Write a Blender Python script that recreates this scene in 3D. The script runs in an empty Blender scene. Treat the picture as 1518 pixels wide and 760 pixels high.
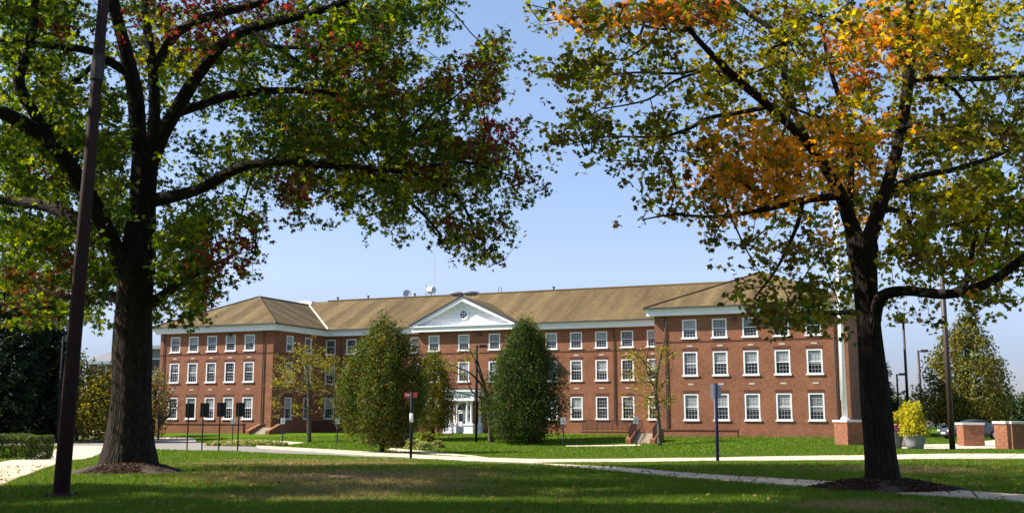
import bpy, bmesh, math, random
import numpy as np
from mathutils import Vector
R = math.radians
rng = np.random.default_rng(7)
random.seed(7)
sc = bpy.context.scene
C = sc.collection

# ------------------------------------------------------------------ camera, sky, sun, exposure
EYE = 1.45
F, HZ, CX, CY = 1550.0, 613.0, 759.0, 380.0          # focal length / horizon in photo pixels (1518 x 760)
PITCH = math.atan((HZ - CY) / F)
cam = bpy.data.cameras.new('camera'); cam_o = bpy.data.objects.new('camera', cam); C.objects.link(cam_o)
cam.sensor_width = 36.0; cam.lens = 36.0 * F / 1518.0
cam.clip_start = 0.1; cam.clip_end = 6000
cam_o.location = (0, 0, EYE); cam_o.rotation_euler = (R(90) + PITCH, 0, 0)
sc.camera = cam_o
SUN_EL, SUN_AZ = R(43), R(181)                        # azimuth measured from +X, counter-clockwise
sd = Vector((math.cos(SUN_EL) * math.cos(SUN_AZ), math.cos(SUN_EL) * math.sin(SUN_AZ), math.sin(SUN_EL)))
w = bpy.data.worlds.new('World'); sc.world = w; w.use_nodes = True
nt = w.node_tree; bg = nt.nodes['Background']
sky = nt.nodes.new('ShaderNodeTexSky'); sky.sky_type = 'NISHITA'; sky.sun_disc = False
sky.sun_elevation = SUN_EL; sky.sun_rotation = R(90) - SUN_AZ
sky.air_density = 1.0; sky.dust_density = 0.7; sky.ozone_density = 6.0; sky.altitude = 50
tint = nt.nodes.new('ShaderNodeMixRGB'); tint.blend_type = 'MULTIPLY'; tint.inputs[0].default_value = 1; tint.inputs[2].default_value = (1.20, 0.98, 0.97, 1)
tcw = nt.nodes.new('ShaderNodeTexCoord'); sxw = nt.nodes.new('ShaderNodeSeparateXYZ'); rpw = nt.nodes.new('ShaderNodeValToRGB')   # clear autumn air: a bluer horizon
nt.links.new(tcw.outputs['Generated'], sxw.inputs[0]); nt.links.new(sxw.outputs[2], rpw.inputs[0])
el = rpw.color_ramp.elements; el[0].position = 0.0; el[0].color = (.42, .47, .58, 1); el[1].position = .36; el[1].color = (1.0, 1.0, .86, 1)
e2 = el.new(.05); e2.color = (.46, .51, .62, 1); e3 = el.new(.13); e3.color = (.83, .79, .77, 1)
tin2 = nt.nodes.new('ShaderNodeMixRGB'); tin2.blend_type = 'MULTIPLY'; tin2.inputs[0].default_value = 1
nt.links.new(sky.outputs[0], tint.inputs[1]); nt.links.new(tint.outputs[0], tin2.inputs[1]); nt.links.new(rpw.outputs[0], tin2.inputs[2]); nt.links.new(tin2.outputs[0], bg.inputs[0]); bg.inputs[1].default_value = 0.125
sl = bpy.data.lights.new('sun', 'SUN'); sl.energy = 5.0; sl.angle = R(0.53); sl.color = (1.0, 0.93, 0.82)
so = bpy.data.objects.new('sun', sl); C.objects.link(so); so.rotation_euler = sd.to_track_quat('Z', 'Y').to_euler(); so.location = (-40, 0, 60)
sc.view_settings.view_transform = 'Standard'; sc.view_settings.look = 'None'
sc.view_settings.exposure = 1.07; sc.view_settings.gamma = 1.0; sc.view_settings.use_curve_mapping = False
sc.render.engine = 'CYCLES'
sc.cycles.max_bounces = 8; sc.cycles.transparent_max_bounces = 8
sc.cycles.sample_clamp_indirect = 6

# ------------------------------------------------------------------ terrain and pixel helpers
TH = 0.392; FD = 95.9                                  # facade yaw, distance of the wing plane on the axis
DU = np.array([math.cos(TH), -math.sin(TH)]); NV = np.array([math.sin(TH), math.cos(TH)])
def sstep(a, b, x):
    t = np.clip((np.asarray(x, float) - a) / (b - a), 0, 1); return t * t * (3 - 2 * t)
def terrain(x, y):
    x = np.asarray(x, float); y = np.asarray(y, float)
    z = np.interp(y, [-60, 20, 24, 30, 36, 42, 48, 55, 62, 70, 5000], [0.02, 0, -.02, -.10, -.25, -.42, -.62, -.82, -.95, -1.0, -1.0])
    z = z * (1 - .52 * sstep(9, 19, x) * (1 - sstep(75, 100, y)))
    v = x * NV[0] + (y - FD) * NV[1]
    k = sstep(-14, -3, v)
    z = z * (1 - k) + (-.45) * k
    z = z + .025 * np.sin(x * .31 + y * .12) * np.sin(y * .23 - x * .07) * sstep(14, 22, y) * (1 - k)
    return z
def ray(px, py):
    x = (px - CX) / F; y = -(py - CY) / F
    return Vector((x, math.cos(PITCH) - y * math.sin(PITCH), math.sin(PITCH) + y * math.cos(PITCH)))
def at(px, py):                                        # where a pixel's ray meets the ground
    v = ray(px, py); lo = None
    t = 5.0; prev = 5.0
    while t < 900:
        if EYE + v.z * t < terrain(v.x * t, v.y * t): break
        prev = t; t *= 1.01
    a, b = prev, t
    for _ in range(30):
        m = (a + b) / 2
        if EYE + v.z * m < terrain(v.x * m, v.y * m): b = m
        else: a = m
    return Vector((v.x * b, v.y * b, float(terrain(v.x * b, v.y * b))))
def atY(px, py, Y):                                    # where a pixel's ray reaches depth Y
    v = ray(px, py); t = Y / v.y
    return Vector((v.x * t, Y, EYE + v.z * t))
def fac(px, py, off):                                  # pixel on the facade-parallel plane: (u, z)
    v = ray(px, py); o = np.array([0, FD]) + NV * off
    t = float(o @ NV) / (v.x * NV[0] + v.y * NV[1])
    P = np.array([v.x, v.y]) * t
    return float((P - o) @ DU), EYE + v.z * t
def fworld(u, off, z=0.0):
    p = np.array([0, FD]) + DU * u + NV * off
    return Vector((p[0], p[1], z))

# ------------------------------------------------------------------ object helpers
def link(o, parent=None):
    C.objects.link(o)
    if parent is not None: o.parent = parent
    return o
def tag(o, label=None, cat=None, group=None, kind=None):
    if label: o['label'] = label
    if cat: o['category'] = cat
    if group: o['group'] = group
    if kind: o['kind'] = kind
    return o
def empty(name, loc, rz=0.0):
    o = bpy.data.objects.new(name, None); o.location = loc; o.rotation_euler = (0, 0, rz); o.empty_display_size = .3
    return link(o)
def copy_tree(o, parent=None):
    c = o.copy(); C.objects.link(c)
    if parent is not None: c.parent = parent
    for ch in [x for x in list(o.children)]: copy_tree(ch, c)
    return c
class MB:
    def __init__(s): s.v = []; s.f = []; s.uv = []; s.mi = []
    def face(s, pts, uv=None, mi=0):
        i = len(s.v); s.v += [tuple(p) for p in pts]; s.f.append(list(range(i, i + len(pts))))
        s.uv.append(uv if uv else [(0, 0)] * len(pts)); s.mi.append(mi)
    def quad(s, a, b, c, d, mi=0):                     # uv in metres along a-b and a-d
        a, b, c, d = map(Vector, (a, b, c, d)); e = (b - a); L = e.length or 1; e = e / L
        def q(p):
            r = p - a; x = r.dot(e); return (x, (r - e * x).length)
        s.face([a, b, c, d], [q(a), q(b), q(c), q(d)], mi)
    def box(s, x0, x1, y0, y1, z0, z1, mi=0):
        P = lambda x, y, z: (x, y, z)
        Q = [((x0, y0), (x1, y0)), ((x1, y0), (x1, y1)), ((x1, y1), (x0, y1)), ((x0, y1), (x0, y0))]
        for (a, b) in Q:
            ua = a[0] + a[1]; L = abs(b[0] - a[0]) + abs(b[1] - a[1])
            s.face([(a[0], a[1], z0), (b[0], b[1], z0), (b[0], b[1], z1), (a[0], a[1], z1)], [(ua, z0), (ua + L, z0), (ua + L, z1), (ua, z1)], mi)
        s.face([(x0, y0, z1), (x1, y0, z1), (x1, y1, z1), (x0, y1, z1)], [(x0, y0), (x1, y0), (x1, y1), (x0, y1)], mi)
        s.face([(x0, y1, z0), (x1, y1, z0), (x1, y0, z0), (x0, y0, z0)], [(x0, y1), (x1, y1), (x1, y0), (x0, y0)], mi)
    def tube(s, pts, rad, n=8, cap=True, mi=0, rough=None):
        pts = [Vector(p) for p in pts]
        if not hasattr(rad, '__len__'): rad = [rad] * len(pts)
        rings = []; L = 0
        ref = Vector((0, 1, 0)); t0 = (pts[1] - pts[0]).normalized()
        if abs(t0.dot(ref)) > .9: ref = Vector((1, 0, 0))
        for i, p in enumerate(pts):
            t = (pts[min(i + 1, len(pts) - 1)] - pts[max(i - 1, 0)]).normalized()
            a = t.cross(ref)
            if a.length < 1e-4: a = t.cross(Vector((0, 0, 1)))
            a.normalize(); b = t.cross(a); ref = b.cross(t) if False else ref
            if i: L += (p - pts[i - 1]).length
            ring = []
            for k in range(n):
                an = 2 * math.pi * k / n
                rr = rad[i] * (rough(an, L) if rough else 1)
                ring.append(p + a * math.cos(an) * rr + b * math.sin(an) * rr)
            rings.append((len(s.v), L)); s.v += [tuple(q) for q in ring]
        r0 = max(rad) * 2 * math.pi
        for i in range(len(pts) - 1):
            A, La = rings[i]; B, Lb = rings[i + 1]
            for k in range(n):
                k2 = (k + 1) % n
                s.f.append([A + k, A + k2, B + k2, B + k]); s.mi.append(mi)
                s.uv.append([(k / n * r0, La), ((k + 1) / n * r0, La), ((k + 1) / n * r0, Lb), (k / n * r0, Lb)])
        if cap:
            A = rings[0][0]; B = rings[-1][0]
            s.f.append([A + k for k in range(n)][::-1]); s.uv.append([(0, 0)] * n); s.mi.append(mi)
            s.f.append([B + k for k in range(n)]); s.uv.append([(0, 0)] * n); s.mi.append(mi)
    def lathe(s, prof, n=16, c=(0, 0, 0), mi=0):       # prof: (r, z)
        rings = []
        for (r, z) in prof:
            rings.append(len(s.v))
            s.v += [(c[0] + r * math.cos(2 * math.pi * k / n), c[1] + r * math.sin(2 * math.pi * k / n), c[2] + z) for k in range(n)]
        for i in range(len(prof) - 1):
            for k in range(n):
                k2 = (k + 1) % n
                s.f.append([rings[i] + k, rings[i] + k2, rings[i + 1] + k2, rings[i + 1] + k]); s.mi.append(mi)
                s.uv.append([(k / n, prof[i][1]), ((k + 1) / n, prof[i][1]), ((k + 1) / n, prof[i + 1][1]), (k / n, prof[i + 1][1])])
        s.f.append([rings[0] + k for k in range(n)][::-1]); s.uv.append([(0, 0)] * n); s.mi.append(mi)
        s.f.append([rings[-1] + k for k in range(n)]); s.uv.append([(0, 0)] * n); s.mi.append(mi)
    def prism(s, poly, y0, y1, mi=0):                  # polygon in x,z extruded along y
        n = len(poly)
        s.face([(x, y0, z) for x, z in poly], [(x, z) for x, z in poly], mi)
        s.face([(x, y1, z) for x, z in poly][::-1], [(x, z) for x, z in poly][::-1], mi)
        for i in range(n):
            a, b = poly[i], poly[(i + 1) % n]
            s.quad((a[0], y0, a[1]), (a[0], y1, a[1]), (b[0], y1, b[1]), (b[0], y0, b[1]), mi)
    def build(s, name, mats, parent=None, smooth=False):
        me = bpy.data.meshes.new(name); me.from_pydata(s.v, [], s.f)
        uvl = me.uv_layers.new(name='UVMap')
        flat = [c for f in s.uv for p in f for c in p]
        uvl.data.foreach_set('uv', flat)
        if not isinstance(mats, (list, tuple)): mats = [mats]
        for m in mats: me.materials.append(m)
        me.polygons.foreach_set('material_index', s.mi)
        if smooth: me.polygons.foreach_set('use_smooth', [True] * len(s.f))
        me.validate(); me.update()
        return link(bpy.data.objects.new(name, me), parent)
def npmesh(name, V, nper, mat, cols=None, parent=None, normals=None):
    """V: (N*nper,3) array, N polygons of nper corners; cols (N,3) per polygon"""
    N = len(V) // nper
    me = bpy.data.meshes.new(name)
    me.vertices.add(len(V)); me.vertices.foreach_set('co', V.astype(np.float32).ravel())
    me.loops.add(len(V)); me.loops.foreach_set('vertex_index', np.arange(len(V), dtype=np.int32))
    me.polygons.add(N); me.polygons.foreach_set('loop_start', np.arange(0, N * nper, nper, dtype=np.int32))
    me.update(calc_edges=True)
    if cols is not None:
        ca = me.color_attributes.new('Col', 'FLOAT_COLOR', 'POINT')
        c4 = np.ones((len(V), 4), np.float32); c4[:, :3] = np.repeat(cols, nper, axis=0)
        ca.data.foreach_set('color', c4.ravel())
    me.materials.append(mat); me.validate()
    return link(bpy.data.objects.new(name, me), parent)

# ------------------------------------------------------------------ materials
def newmat(name):
    m = bpy.data.materials.new(name); m.use_nodes = True
    return m, m.node_tree, m.node_tree.nodes['Principled BSDF']
def N(nt, t, **k):
    n = nt.nodes.new(t)
    for a, b in k.items(): setattr(n, a, b)
    return n
def ramp(nt, fac, stops):
    r = N(nt, 'ShaderNodeValToRGB'); e = r.color_ramp.elements
    while len(e) < len(stops): e.new(.5)
    for i, (p, c) in enumerate(stops): e[i].position = p; e[i].color = (*c, 1) if len(c) == 3 else c
    nt.links.new(fac, r.inputs[0]); return r
def plain(name, col, rough=.6, metal=0.0, var=.12, scale=6.0, bump=0.0, spec=.5):
    m, nt, p = newmat(name); L = nt.links.new
    tc = N(nt, 'ShaderNodeTexCoord'); nz = N(nt, 'ShaderNodeTexNoise'); nz.inputs['Scale'].default_value = scale; nz.inputs['Detail'].default_value = 5
    L(tc.outputs['Object'], nz.inputs['Vector'])
    a = tuple(c * (1 - var) for c in col); b = tuple(min(1, c * (1 + var)) for c in col)
    r = ramp(nt, nz.outputs[0], [(.3, a), (.7, b)]); L(r.outputs[0], p.inputs['Base Color'])
    p.inputs['Roughness'].default_value = rough; p.inputs['Metallic'].default_value = metal; p.inputs['Specular IOR Level'].default_value = spec
    if bump:
        bp = N(nt, 'ShaderNodeBump'); bp.inputs['Strength'].default_value = bump; L(nz.outputs[0], bp.inputs['Height']); L(bp.outputs[0], p.inputs['Normal'])
    return m
def brick_mat(name, c1, c2, mortar, bw=.215, bh=.075):
    m, nt, p = newmat(name); L = nt.links.new
    uv = N(nt, 'ShaderNodeUVMap'); br = N(nt, 'ShaderNodeTexBrick')
    L(uv.outputs[0], br.inputs['Vector']); br.inputs['Scale'].default_value = 1
    br.inputs['Brick Width'].default_value = bw; br.inputs['Row Height'].default_value = bh; br.inputs['Mortar Size'].default_value = .008
    br.inputs['Mortar Smooth'].default_value = .3; br.inputs['Bias'].default_value = 0
    br.inputs['Color1'].default_value = (*c1, 1); br.inputs['Color2'].default_value = (*c2, 1); br.inputs['Mortar'].default_value = (*mortar, 1)
    nz = N(nt, 'ShaderNodeTexNoise'); nz.inputs['Scale'].default_value = .55; nz.inputs['Detail'].default_value = 8; nz.inputs['Roughness'].default_value = .65; L(uv.outputs[0], nz.inputs['Vector'])
    n2 = N(nt, 'ShaderNodeTexNoise'); n2.inputs['Scale'].default_value = 5; n2.inputs['Detail'].default_value = 3
    mp = N(nt, 'ShaderNodeMapping'); mp.inputs['Scale'].default_value = (.8, 2.6, 1); L(uv.outputs[0], mp.inputs[0]); L(mp.outputs[0], n2.inputs['Vector'])
    r = ramp(nt, nz.outputs[0], [(.25, (.72, .72, .72)), (.75, (1.22, 1.2, 1.16))])
    r2 = ramp(nt, n2.outputs[0], [(.3, (.78, .78, .78)), (.7, (1.2, 1.2, 1.2))])
    m1 = N(nt, 'ShaderNodeMixRGB', blend_type='MULTIPLY'); m1.inputs[0].default_value = 1; L(br.outputs[0], m1.inputs[1]); L(r.outputs[0], m1.inputs[2])
    m2 = N(nt, 'ShaderNodeMixRGB', blend_type='MULTIPLY'); m2.inputs[0].default_value = 1; L(m1.outputs[0], m2.inputs[1]); L(r2.outputs[0], m2.inputs[2])
    L(m2.outputs[0], p.inputs['Base Color']); p.inputs['Roughness'].default_value = .85; p.inputs['Specular IOR Level'].default_value = .25
    bp = N(nt, 'ShaderNodeBump'); bp.inputs['Strength'].default_value = .35; bp.inputs['Distance'].default_value = .01; bp.invert = True
    L(br.outputs['Fac'], bp.inputs['Height']); L(bp.outputs[0], p.inputs['Normal'])
    return m
def shingle_mat(name, ca, cb):
    m, nt, p = newmat(name); L = nt.links.new
    uv = N(nt, 'ShaderNodeUVMap')
    br = N(nt, 'ShaderNodeTexBrick'); L(uv.outputs[0], br.inputs['Vector']); br.inputs['Scale'].default_value = 1
    br.inputs['Brick Width'].default_value = .35; br.inputs['Row Height'].default_value = .2; br.inputs['Mortar Size'].default_value = .012
    br.inputs['Color1'].default_value = (1.12, 1.12, 1.1, 1); br.inputs['Color2'].default_value = (.82, .82, .82, 1); br.inputs['Mortar'].default_value = (.55, .52, .5, 1)
    mp = N(nt, 'ShaderNodeMapping'); mp.inputs['Scale'].default_value = (.5, .06, 1); mp.inputs['Rotation'].default_value = (0, 0, .5); L(uv.outputs[0], mp.inputs[0])
    nz = N(nt, 'ShaderNodeTexNoise'); nz.inputs['Scale'].default_value = 1; nz.inputs['Detail'].default_value = 6; nz.inputs['Roughness'].default_value = .6; L(mp.outputs[0], nz.inputs['Vector'])
    r = ramp(nt, nz.outputs[0], [(.34, ca), (.66, cb)])
    m1 = N(nt, 'ShaderNodeMixRGB', blend_type='MULTIPLY'); m1.inputs[0].default_value = 1; L(r.outputs[0], m1.inputs[1]); L(br.outputs[0], m1.inputs[2])
    n3 = N(nt, 'ShaderNodeTexNoise'); n3.inputs['Scale'].default_value = 6; n3.inputs['Detail'].default_value = 4; L(uv.outputs[0], n3.inputs['Vector'])
    r3 = ramp(nt, n3.outputs[0], [(.3, (.8, .8, .8)), (.7, (1.2, 1.2, 1.2))])
    m2 = N(nt, 'ShaderNodeMixRGB', blend_type='MULTIPLY'); m2.inputs[0].default_value = 1; L(m1.outputs[0], m2.inputs[1]); L(r3.outputs[0], m2.inputs[2])
    L(m2.outputs[0], p.inputs['Base Color']); p.inputs['Roughness'].default_value = .9; p.inputs['Specular IOR Level'].default_value = .2
    return m
def leaf_mat(name, trans=.4, rough=.5):
    m, nt, p = newmat(name); L = nt.links.new
    a = N(nt, 'ShaderNodeAttribute', attribute_name='Col'); L(a.outputs[0], p.inputs['Base Color'])
    p.inputs['Roughness'].default_value = rough; p.inputs['Specular IOR Level'].default_value = .2
    tr = N(nt, 'ShaderNodeBsdfTranslucent')
    hs = N(nt, 'ShaderNodeHueSaturation'); hs.inputs['Saturation'].default_value = 1.15; hs.inputs['Value'].default_value = 1.9; L(a.outputs[0], hs.inputs['Color']); L(hs.outputs[0], tr.inputs[0])
    mx = N(nt, 'ShaderNodeMixShader'); mx.inputs[0].default_value = trans
    L(p.outputs[0], mx.inputs[1]); L(tr.outputs[0], mx.inputs[2]); L(mx.outputs[0], nt.nodes['Material Output'].inputs[0])
    return m
def bark_mat(name, ca, cb):
    m, nt, p = newmat(name); L = nt.links.new
    uv = N(nt, 'ShaderNodeUVMap'); mp = N(nt, 'ShaderNodeMapping'); mp.inputs['Scale'].default_value = (1, .22, 1); L(uv.outputs[0], mp.inputs[0])
    vo = N(nt, 'ShaderNodeTexVoronoi', feature='DISTANCE_TO_EDGE'); vo.inputs['Scale'].default_value = 14; L(mp.outputs[0], vo.inputs['Vector'])
    nz = N(nt, 'ShaderNodeTexNoise'); nz.inputs['Scale'].default_value = 5; nz.inputs['Detail'].default_value = 8; L(mp.outputs[0], nz.inputs['Vector'])
    L(nz.outputs[0], mp.inputs[1]) if False else None
    r = ramp(nt, vo.outputs['Distance'], [(.0, tuple(c * .45 for c in ca)), (.12, ca), (.5, cb)])
    r2 = ramp(nt, nz.outputs[0], [(.3, (.65, .65, .65)), (.7, (1.25, 1.25, 1.25))])
    m1 = N(nt, 'ShaderNodeMixRGB', blend_type='MULTIPLY'); m1.inputs[0].default_value = 1; L(r.outputs[0], m1.inputs[1]); L(r2.outputs[0], m1.inputs[2]); L(m1.outputs[0], p.inputs['Base Color'])
    p.inputs['Roughness'].default_value = .95; p.inputs['Specular IOR Level'].default_value = .15
    ad = N(nt, 'ShaderNodeMath', operation='ADD'); L(vo.outputs['Distance'], ad.inputs[0]); L(nz.outputs[0], ad.inputs[1])
    bp = N(nt, 'ShaderNodeBump'); bp.inputs['Strength'].default_value = 1; bp.inputs['Distance'].default_value = .05; L(ad.outputs[0], bp.inputs['Height']); L(bp.outputs[0], p.inputs['Normal'])
    return m
def concrete_mat(name, col, joint=1.8):
    m, nt, p = newmat(name); L = nt.links.new
    uv = N(nt, 'ShaderNodeUVMap'); tc = N(nt, 'ShaderNodeTexCoord')
    nz = N(nt, 'ShaderNodeTexNoise'); nz.inputs['Scale'].default_value = 1.3; nz.inputs['Detail'].default_value = 9; nz.inputs['Roughness'].default_value = .7; L(tc.outputs['Object'], nz.inputs['Vector'])
    r = ramp(nt, nz.outputs[0], [(.28, tuple(c * .62 for c in col)), (.5, col), (.75, tuple(c * 1.12 for c in col))])
    sx = N(nt, 'ShaderNodeSeparateXYZ'); L(uv.outputs[0], sx.inputs[0])
    md = N(nt, 'ShaderNodeMath', operation='MODULO'); L(sx.outputs[0], md.inputs[0]); md.inputs[1].default_value = joint
    lt = N(nt, 'ShaderNodeMath', operation='LESS_THAN'); L(md.outputs[0], lt.inputs[0]); lt.inputs[1].default_value = .06
    mx = N(nt, 'ShaderNodeMixRGB'); L(lt.outputs[0], mx.inputs[0]); L(r.outputs[0], mx.inputs[1]); mx.inputs[2].default_value = (.12, .1, .08, 1)
    L(mx.outputs[0], p.inputs['Base Color']); p.inputs['Roughness'].default_value = .9; p.inputs['Specular IOR Level'].default_value = .2
    return m

M = {}
M['brick'] = brick_mat('brick', (.285, .104, .051), (.20, .068, .035), (.27, .17, .11))
M['brick_dark'] = brick_mat('brick_soldier', (.13, .04, .024), (.10, .03, .02), (.13, .08, .055), .075, .25)
M['brick_pier'] = brick_mat('brick_pier', (.30, .105, .046), (.175, .056, .03), (.25, .18, .12))
M['shingle'] = shingle_mat('shingle', (.080, .054, .024), (.172, .123, .056))
M['white'] = plain('white_paint', (.76, .77, .78), .5, var=.05, scale=2)
M['stucco'] = plain('white_panel', (.74, .76, .79), .6, var=.04, scale=3)
M['stone'] = plain('pale_stone', (.55, .52, .47), .8, var=.12, scale=5)
M['gutter'] = plain('dark_gutter', (.045, .042, .04), .5)
M['flash'] = plain('flashing', (.55, .5, .38), .5)
M['blind'] = plain('window_blind', (.30, .31, .32), .7, var=.06, scale=1)
M['blind2'] = plain('window_blind_grey', (.16, .17, .18), .7, var=.08, scale=1)
M['metal_dark'] = plain('dark_bronze_metal', (.035, .02, .018), .55, var=.25, scale=9)
M['metal_maroon'] = plain('maroon_painted_steel', (.03, .008, .008), .85, var=.3, scale=5)
M['black'] = plain('black_paint', (.010, .010, .011), .8, var=.2, spec=.2)
M['signback'] = plain('sign_back', (.024, .026, .024), .8, var=.2, spec=.2)
M['navy'] = plain('navy_paint', (.012, .016, .055), .8, var=.2, spec=.25)
M['blue'] = plain('sign_blue', (.03, .10, .35), .45)
M['alu'] = plain('aluminium', (.45, .46, .47), .45, .6, var=.1)
M['red'] = plain('sign_red', (.38, .03, .035), .45)
M['offwhite'] = plain('sign_white', (.72, .72, .7), .5, var=.05)
M['rail'] = plain('railing_metal', (.06, .022, .016), .5, var=.2)
M['planter'] = plain('planter_clay', (.22, .215, .22), .75, var=.15, scale=4, bump=.1)
M['soil'] = plain('soil', (.05, .032, .02), .95, var=.4, scale=20)
M['carpaint'] = plain('car_paint', (.10, .11, .14), .25, .5, var=.03)
M['carpaint_dark'] = plain('dark_car_paint', (.012, .013, .016), .3, .3, var=.03)
M['tyre'] = plain('tyre_rubber', (.015, .015, .015), .8)
M['step'] = plain('step_concrete', (.40, .34, .25), .85, var=.15, scale=5)
M['greyroof'] = plain('grey_roof', (.18, .18, .19), .8, var=.1)
M['bark'] = bark_mat('bark_grey_brown', (.028, .021, .015), (.056, .043, .032))
M['bark2'] = bark_mat('bark_dark', (.022, .016, .012), (.044, .033, .024))
M['barkpale'] = bark_mat('bark_pale', (.12, .095, .07), (.20, .165, .12))
M['leaf'] = leaf_mat('tree_leaf', .5)
M['leaf_small'] = leaf_mat('small_leaf', .3, .55)
M['needle'] = leaf_mat('needle', .12, .6)
M['blade'] = leaf_mat('grass_blade', .35, .55)
M['litter'] = leaf_mat('leaf_litter', .15, .7)
M['concrete'] = concrete_mat('concrete_walk', (.57, .46, .325))
M['plaza'] = concrete_mat('concrete_plaza', (.52, .44, .34), 3.0)
m, nt_, p = newmat('asphalt'); tc = N(nt_, 'ShaderNodeTexCoord'); nz = N(nt_, 'ShaderNodeTexNoise'); nz.inputs['Scale'].default_value = .5; nz.inputs['Detail'].default_value = 10; nz.inputs['Roughness'].default_value = .75
nt_.links.new(tc.outputs['Object'], nz.inputs['Vector']); r_ = ramp(nt_, nz.outputs[0], [(.3, (.165, .15, .13)), (.7, (.245, .225, .19))]); nt_.links.new(r_.outputs[0], p.inputs['Base Color']); p.inputs['Roughness'].default_value = .9
M['asphalt'] = m
m, nt_, p = newmat('window_glass'); p.inputs['Base Color'].default_value = (.012, .016, .022, 1); p.inputs['Roughness'].default_value = .06; p.inputs['Specular IOR Level'].default_value = .6
tc = N(nt_, 'ShaderNodeTexCoord'); nz = N(nt_, 'ShaderNodeTexNoise'); nz.inputs['Scale'].default_value = 1.2; nt_.links.new(tc.outputs['Object'], nz.inputs['Vector'])
bp = N(nt_, 'ShaderNodeBump'); bp.inputs['Strength'].default_value = .05; nt_.links.new(nz.outputs[0], bp.inputs['Height']); nt_.links.new(bp.outputs[0], p.inputs['Normal'])
M['glass'] = m
# lawn: grass / dry thatch mix steered by the 'Col' attribute of the sheet
m, nt_, p = newmat('lawn'); L = nt_.links.new
tc = N(nt_, 'ShaderNodeTexCoord')
def noise(sc_, det=6, rg=.6, vec=None):
    n = N(nt_, 'ShaderNodeTexNoise'); n.inputs['Scale'].default_value = sc_; n.inputs['Detail'].default_value = det; n.inputs['Roughness'].default_value = rg
    L(vec or tc.outputs['Object'], n.inputs['Vector']); return n
n1 = noise(.45, 8, .7); n2 = noise(9, 6, .75); n3 = noise(1.7, 4)
g = ramp(nt_, n1.outputs[0], [(.3, (.056, .112, .006)), (.55, (.084, .150, .008)), (.75, (.125, .170, .013))])
g2 = ramp(nt_, n2.outputs[0], [(.3, (.6, .6, .6)), (.7, (1.35, 1.35, 1.35))])
mm = N(nt_, 'ShaderNodeMixRGB', blend_type='MULTIPLY'); mm.inputs[0].default_value = 1; L(g.outputs[0], mm.inputs[1]); L(g2.outputs[0], mm.inputs[2])
at_ = N(nt_, 'ShaderNodeAttribute', attribute_name='Col')
ad = N(nt_, 'ShaderNodeMath', operation='MULTIPLY_ADD'); L(n3.outputs[0], ad.inputs[0]); ad.inputs[1].default_value = .9; L(at_.outputs['Fac'], ad.inputs[2])
rd = ramp(nt_, ad.outputs[0], [(.55, (0, 0, 0)), (.9, (1, 1, 1))])
dry = ramp(nt_, n2.outputs[0], [(.3, (.13, .09, .04)), (.7, (.36, .27, .13))])
mx = N(nt_, 'ShaderNodeMixRGB'); L(rd.outputs[0], mx.inputs[0]); L(mm.outputs[0], mx.inputs[1]); L(dry.outputs[0], mx.inputs[2]); L(mx.outputs[0], p.inputs['Base Color'])
p.inputs['Roughness'].default_value = .95; p.inputs['Specular IOR Level'].default_value = .04
bp = N(nt_, 'ShaderNodeBump'); bp.inputs['Strength'].default_value = .8; bp.inputs['Distance'].default_value = .08; L(n2.outputs[0], bp.inputs['Height']); L(bp.outputs[0], p.inputs['Normal'])
M['lawn'] = m

# ------------------------------------------------------------------ ground sheet
DRY = [(450, 688, 3.4, 2.4, 1.0), (520, 706, 3.0, 1.8, 1.0), (560, 722, 2.0, 1.0, .8), (400, 712, 2.0, 1.2, .45), (470, 735, 2.2, 1.0, .45), (1330, 697, 2.0, 1.6, .75), (1280, 752, 1.2, .6, .6), (700, 735, 2.5, .8, .25), (480, 683, 4.5, 1.6, .95)]
DRYP = [(at(a, b), rx, ry, s) for a, b, rx, ry, s in DRY]
def dryness(x, y):
    d = np.zeros_like(x)
    for p_, rx, ry, s in DRYP: d = np.maximum(d, s * np.exp(-(((x - p_.x) / rx) ** 2 + ((y - p_.y) / (ry * 1.6)) ** 2)))
    return d
ys = np.concatenate([[-60, -30, -10, 0, 6], np.arange(10, 50, .35), np.arange(50, 116, 1.2), [125, 140, 170, 220, 300, 450, 700, 1100, 1800, 3000, 5000]])
xs = np.concatenate([-np.array([5000, 2500, 1200, 600, 300, 150, 90, 60, 45, 36, 30])[::1], np.arange(-26, 30, .4), [32, 38, 46, 60, 90, 150, 300, 600, 1200, 2500, 5000]])
X, Y = np.meshgrid(xs, ys); Z = terrain(X, Y)
nx, ny = len(xs), len(ys)
me = bpy.data.meshes.new('ground')
idx = np.arange(nx * ny).reshape(ny, nx)
faces = np.stack([idx[:-1, :-1], idx[:-1, 1:], idx[1:, 1:], idx[1:, :-1]], -1).reshape(-1, 4)
me.from_pydata(np.stack([X, Y, Z], -1).reshape(-1, 3).tolist(), [], faces.tolist())
ca = me.color_attributes.new('Col', 'FLOAT_COLOR', 'POINT'); dv = dryness(X, Y).ravel()
ca.data.foreach_set('color', np.stack([dv, dv, dv, np.ones_like(dv)], -1).astype(np.float32).ravel())
me.polygons.foreach_set('use_smooth', [True] * len(faces)); me.materials.append(M['lawn'])
tag(link(bpy.data.objects.new('ground', me)), kind='structure')

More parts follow.
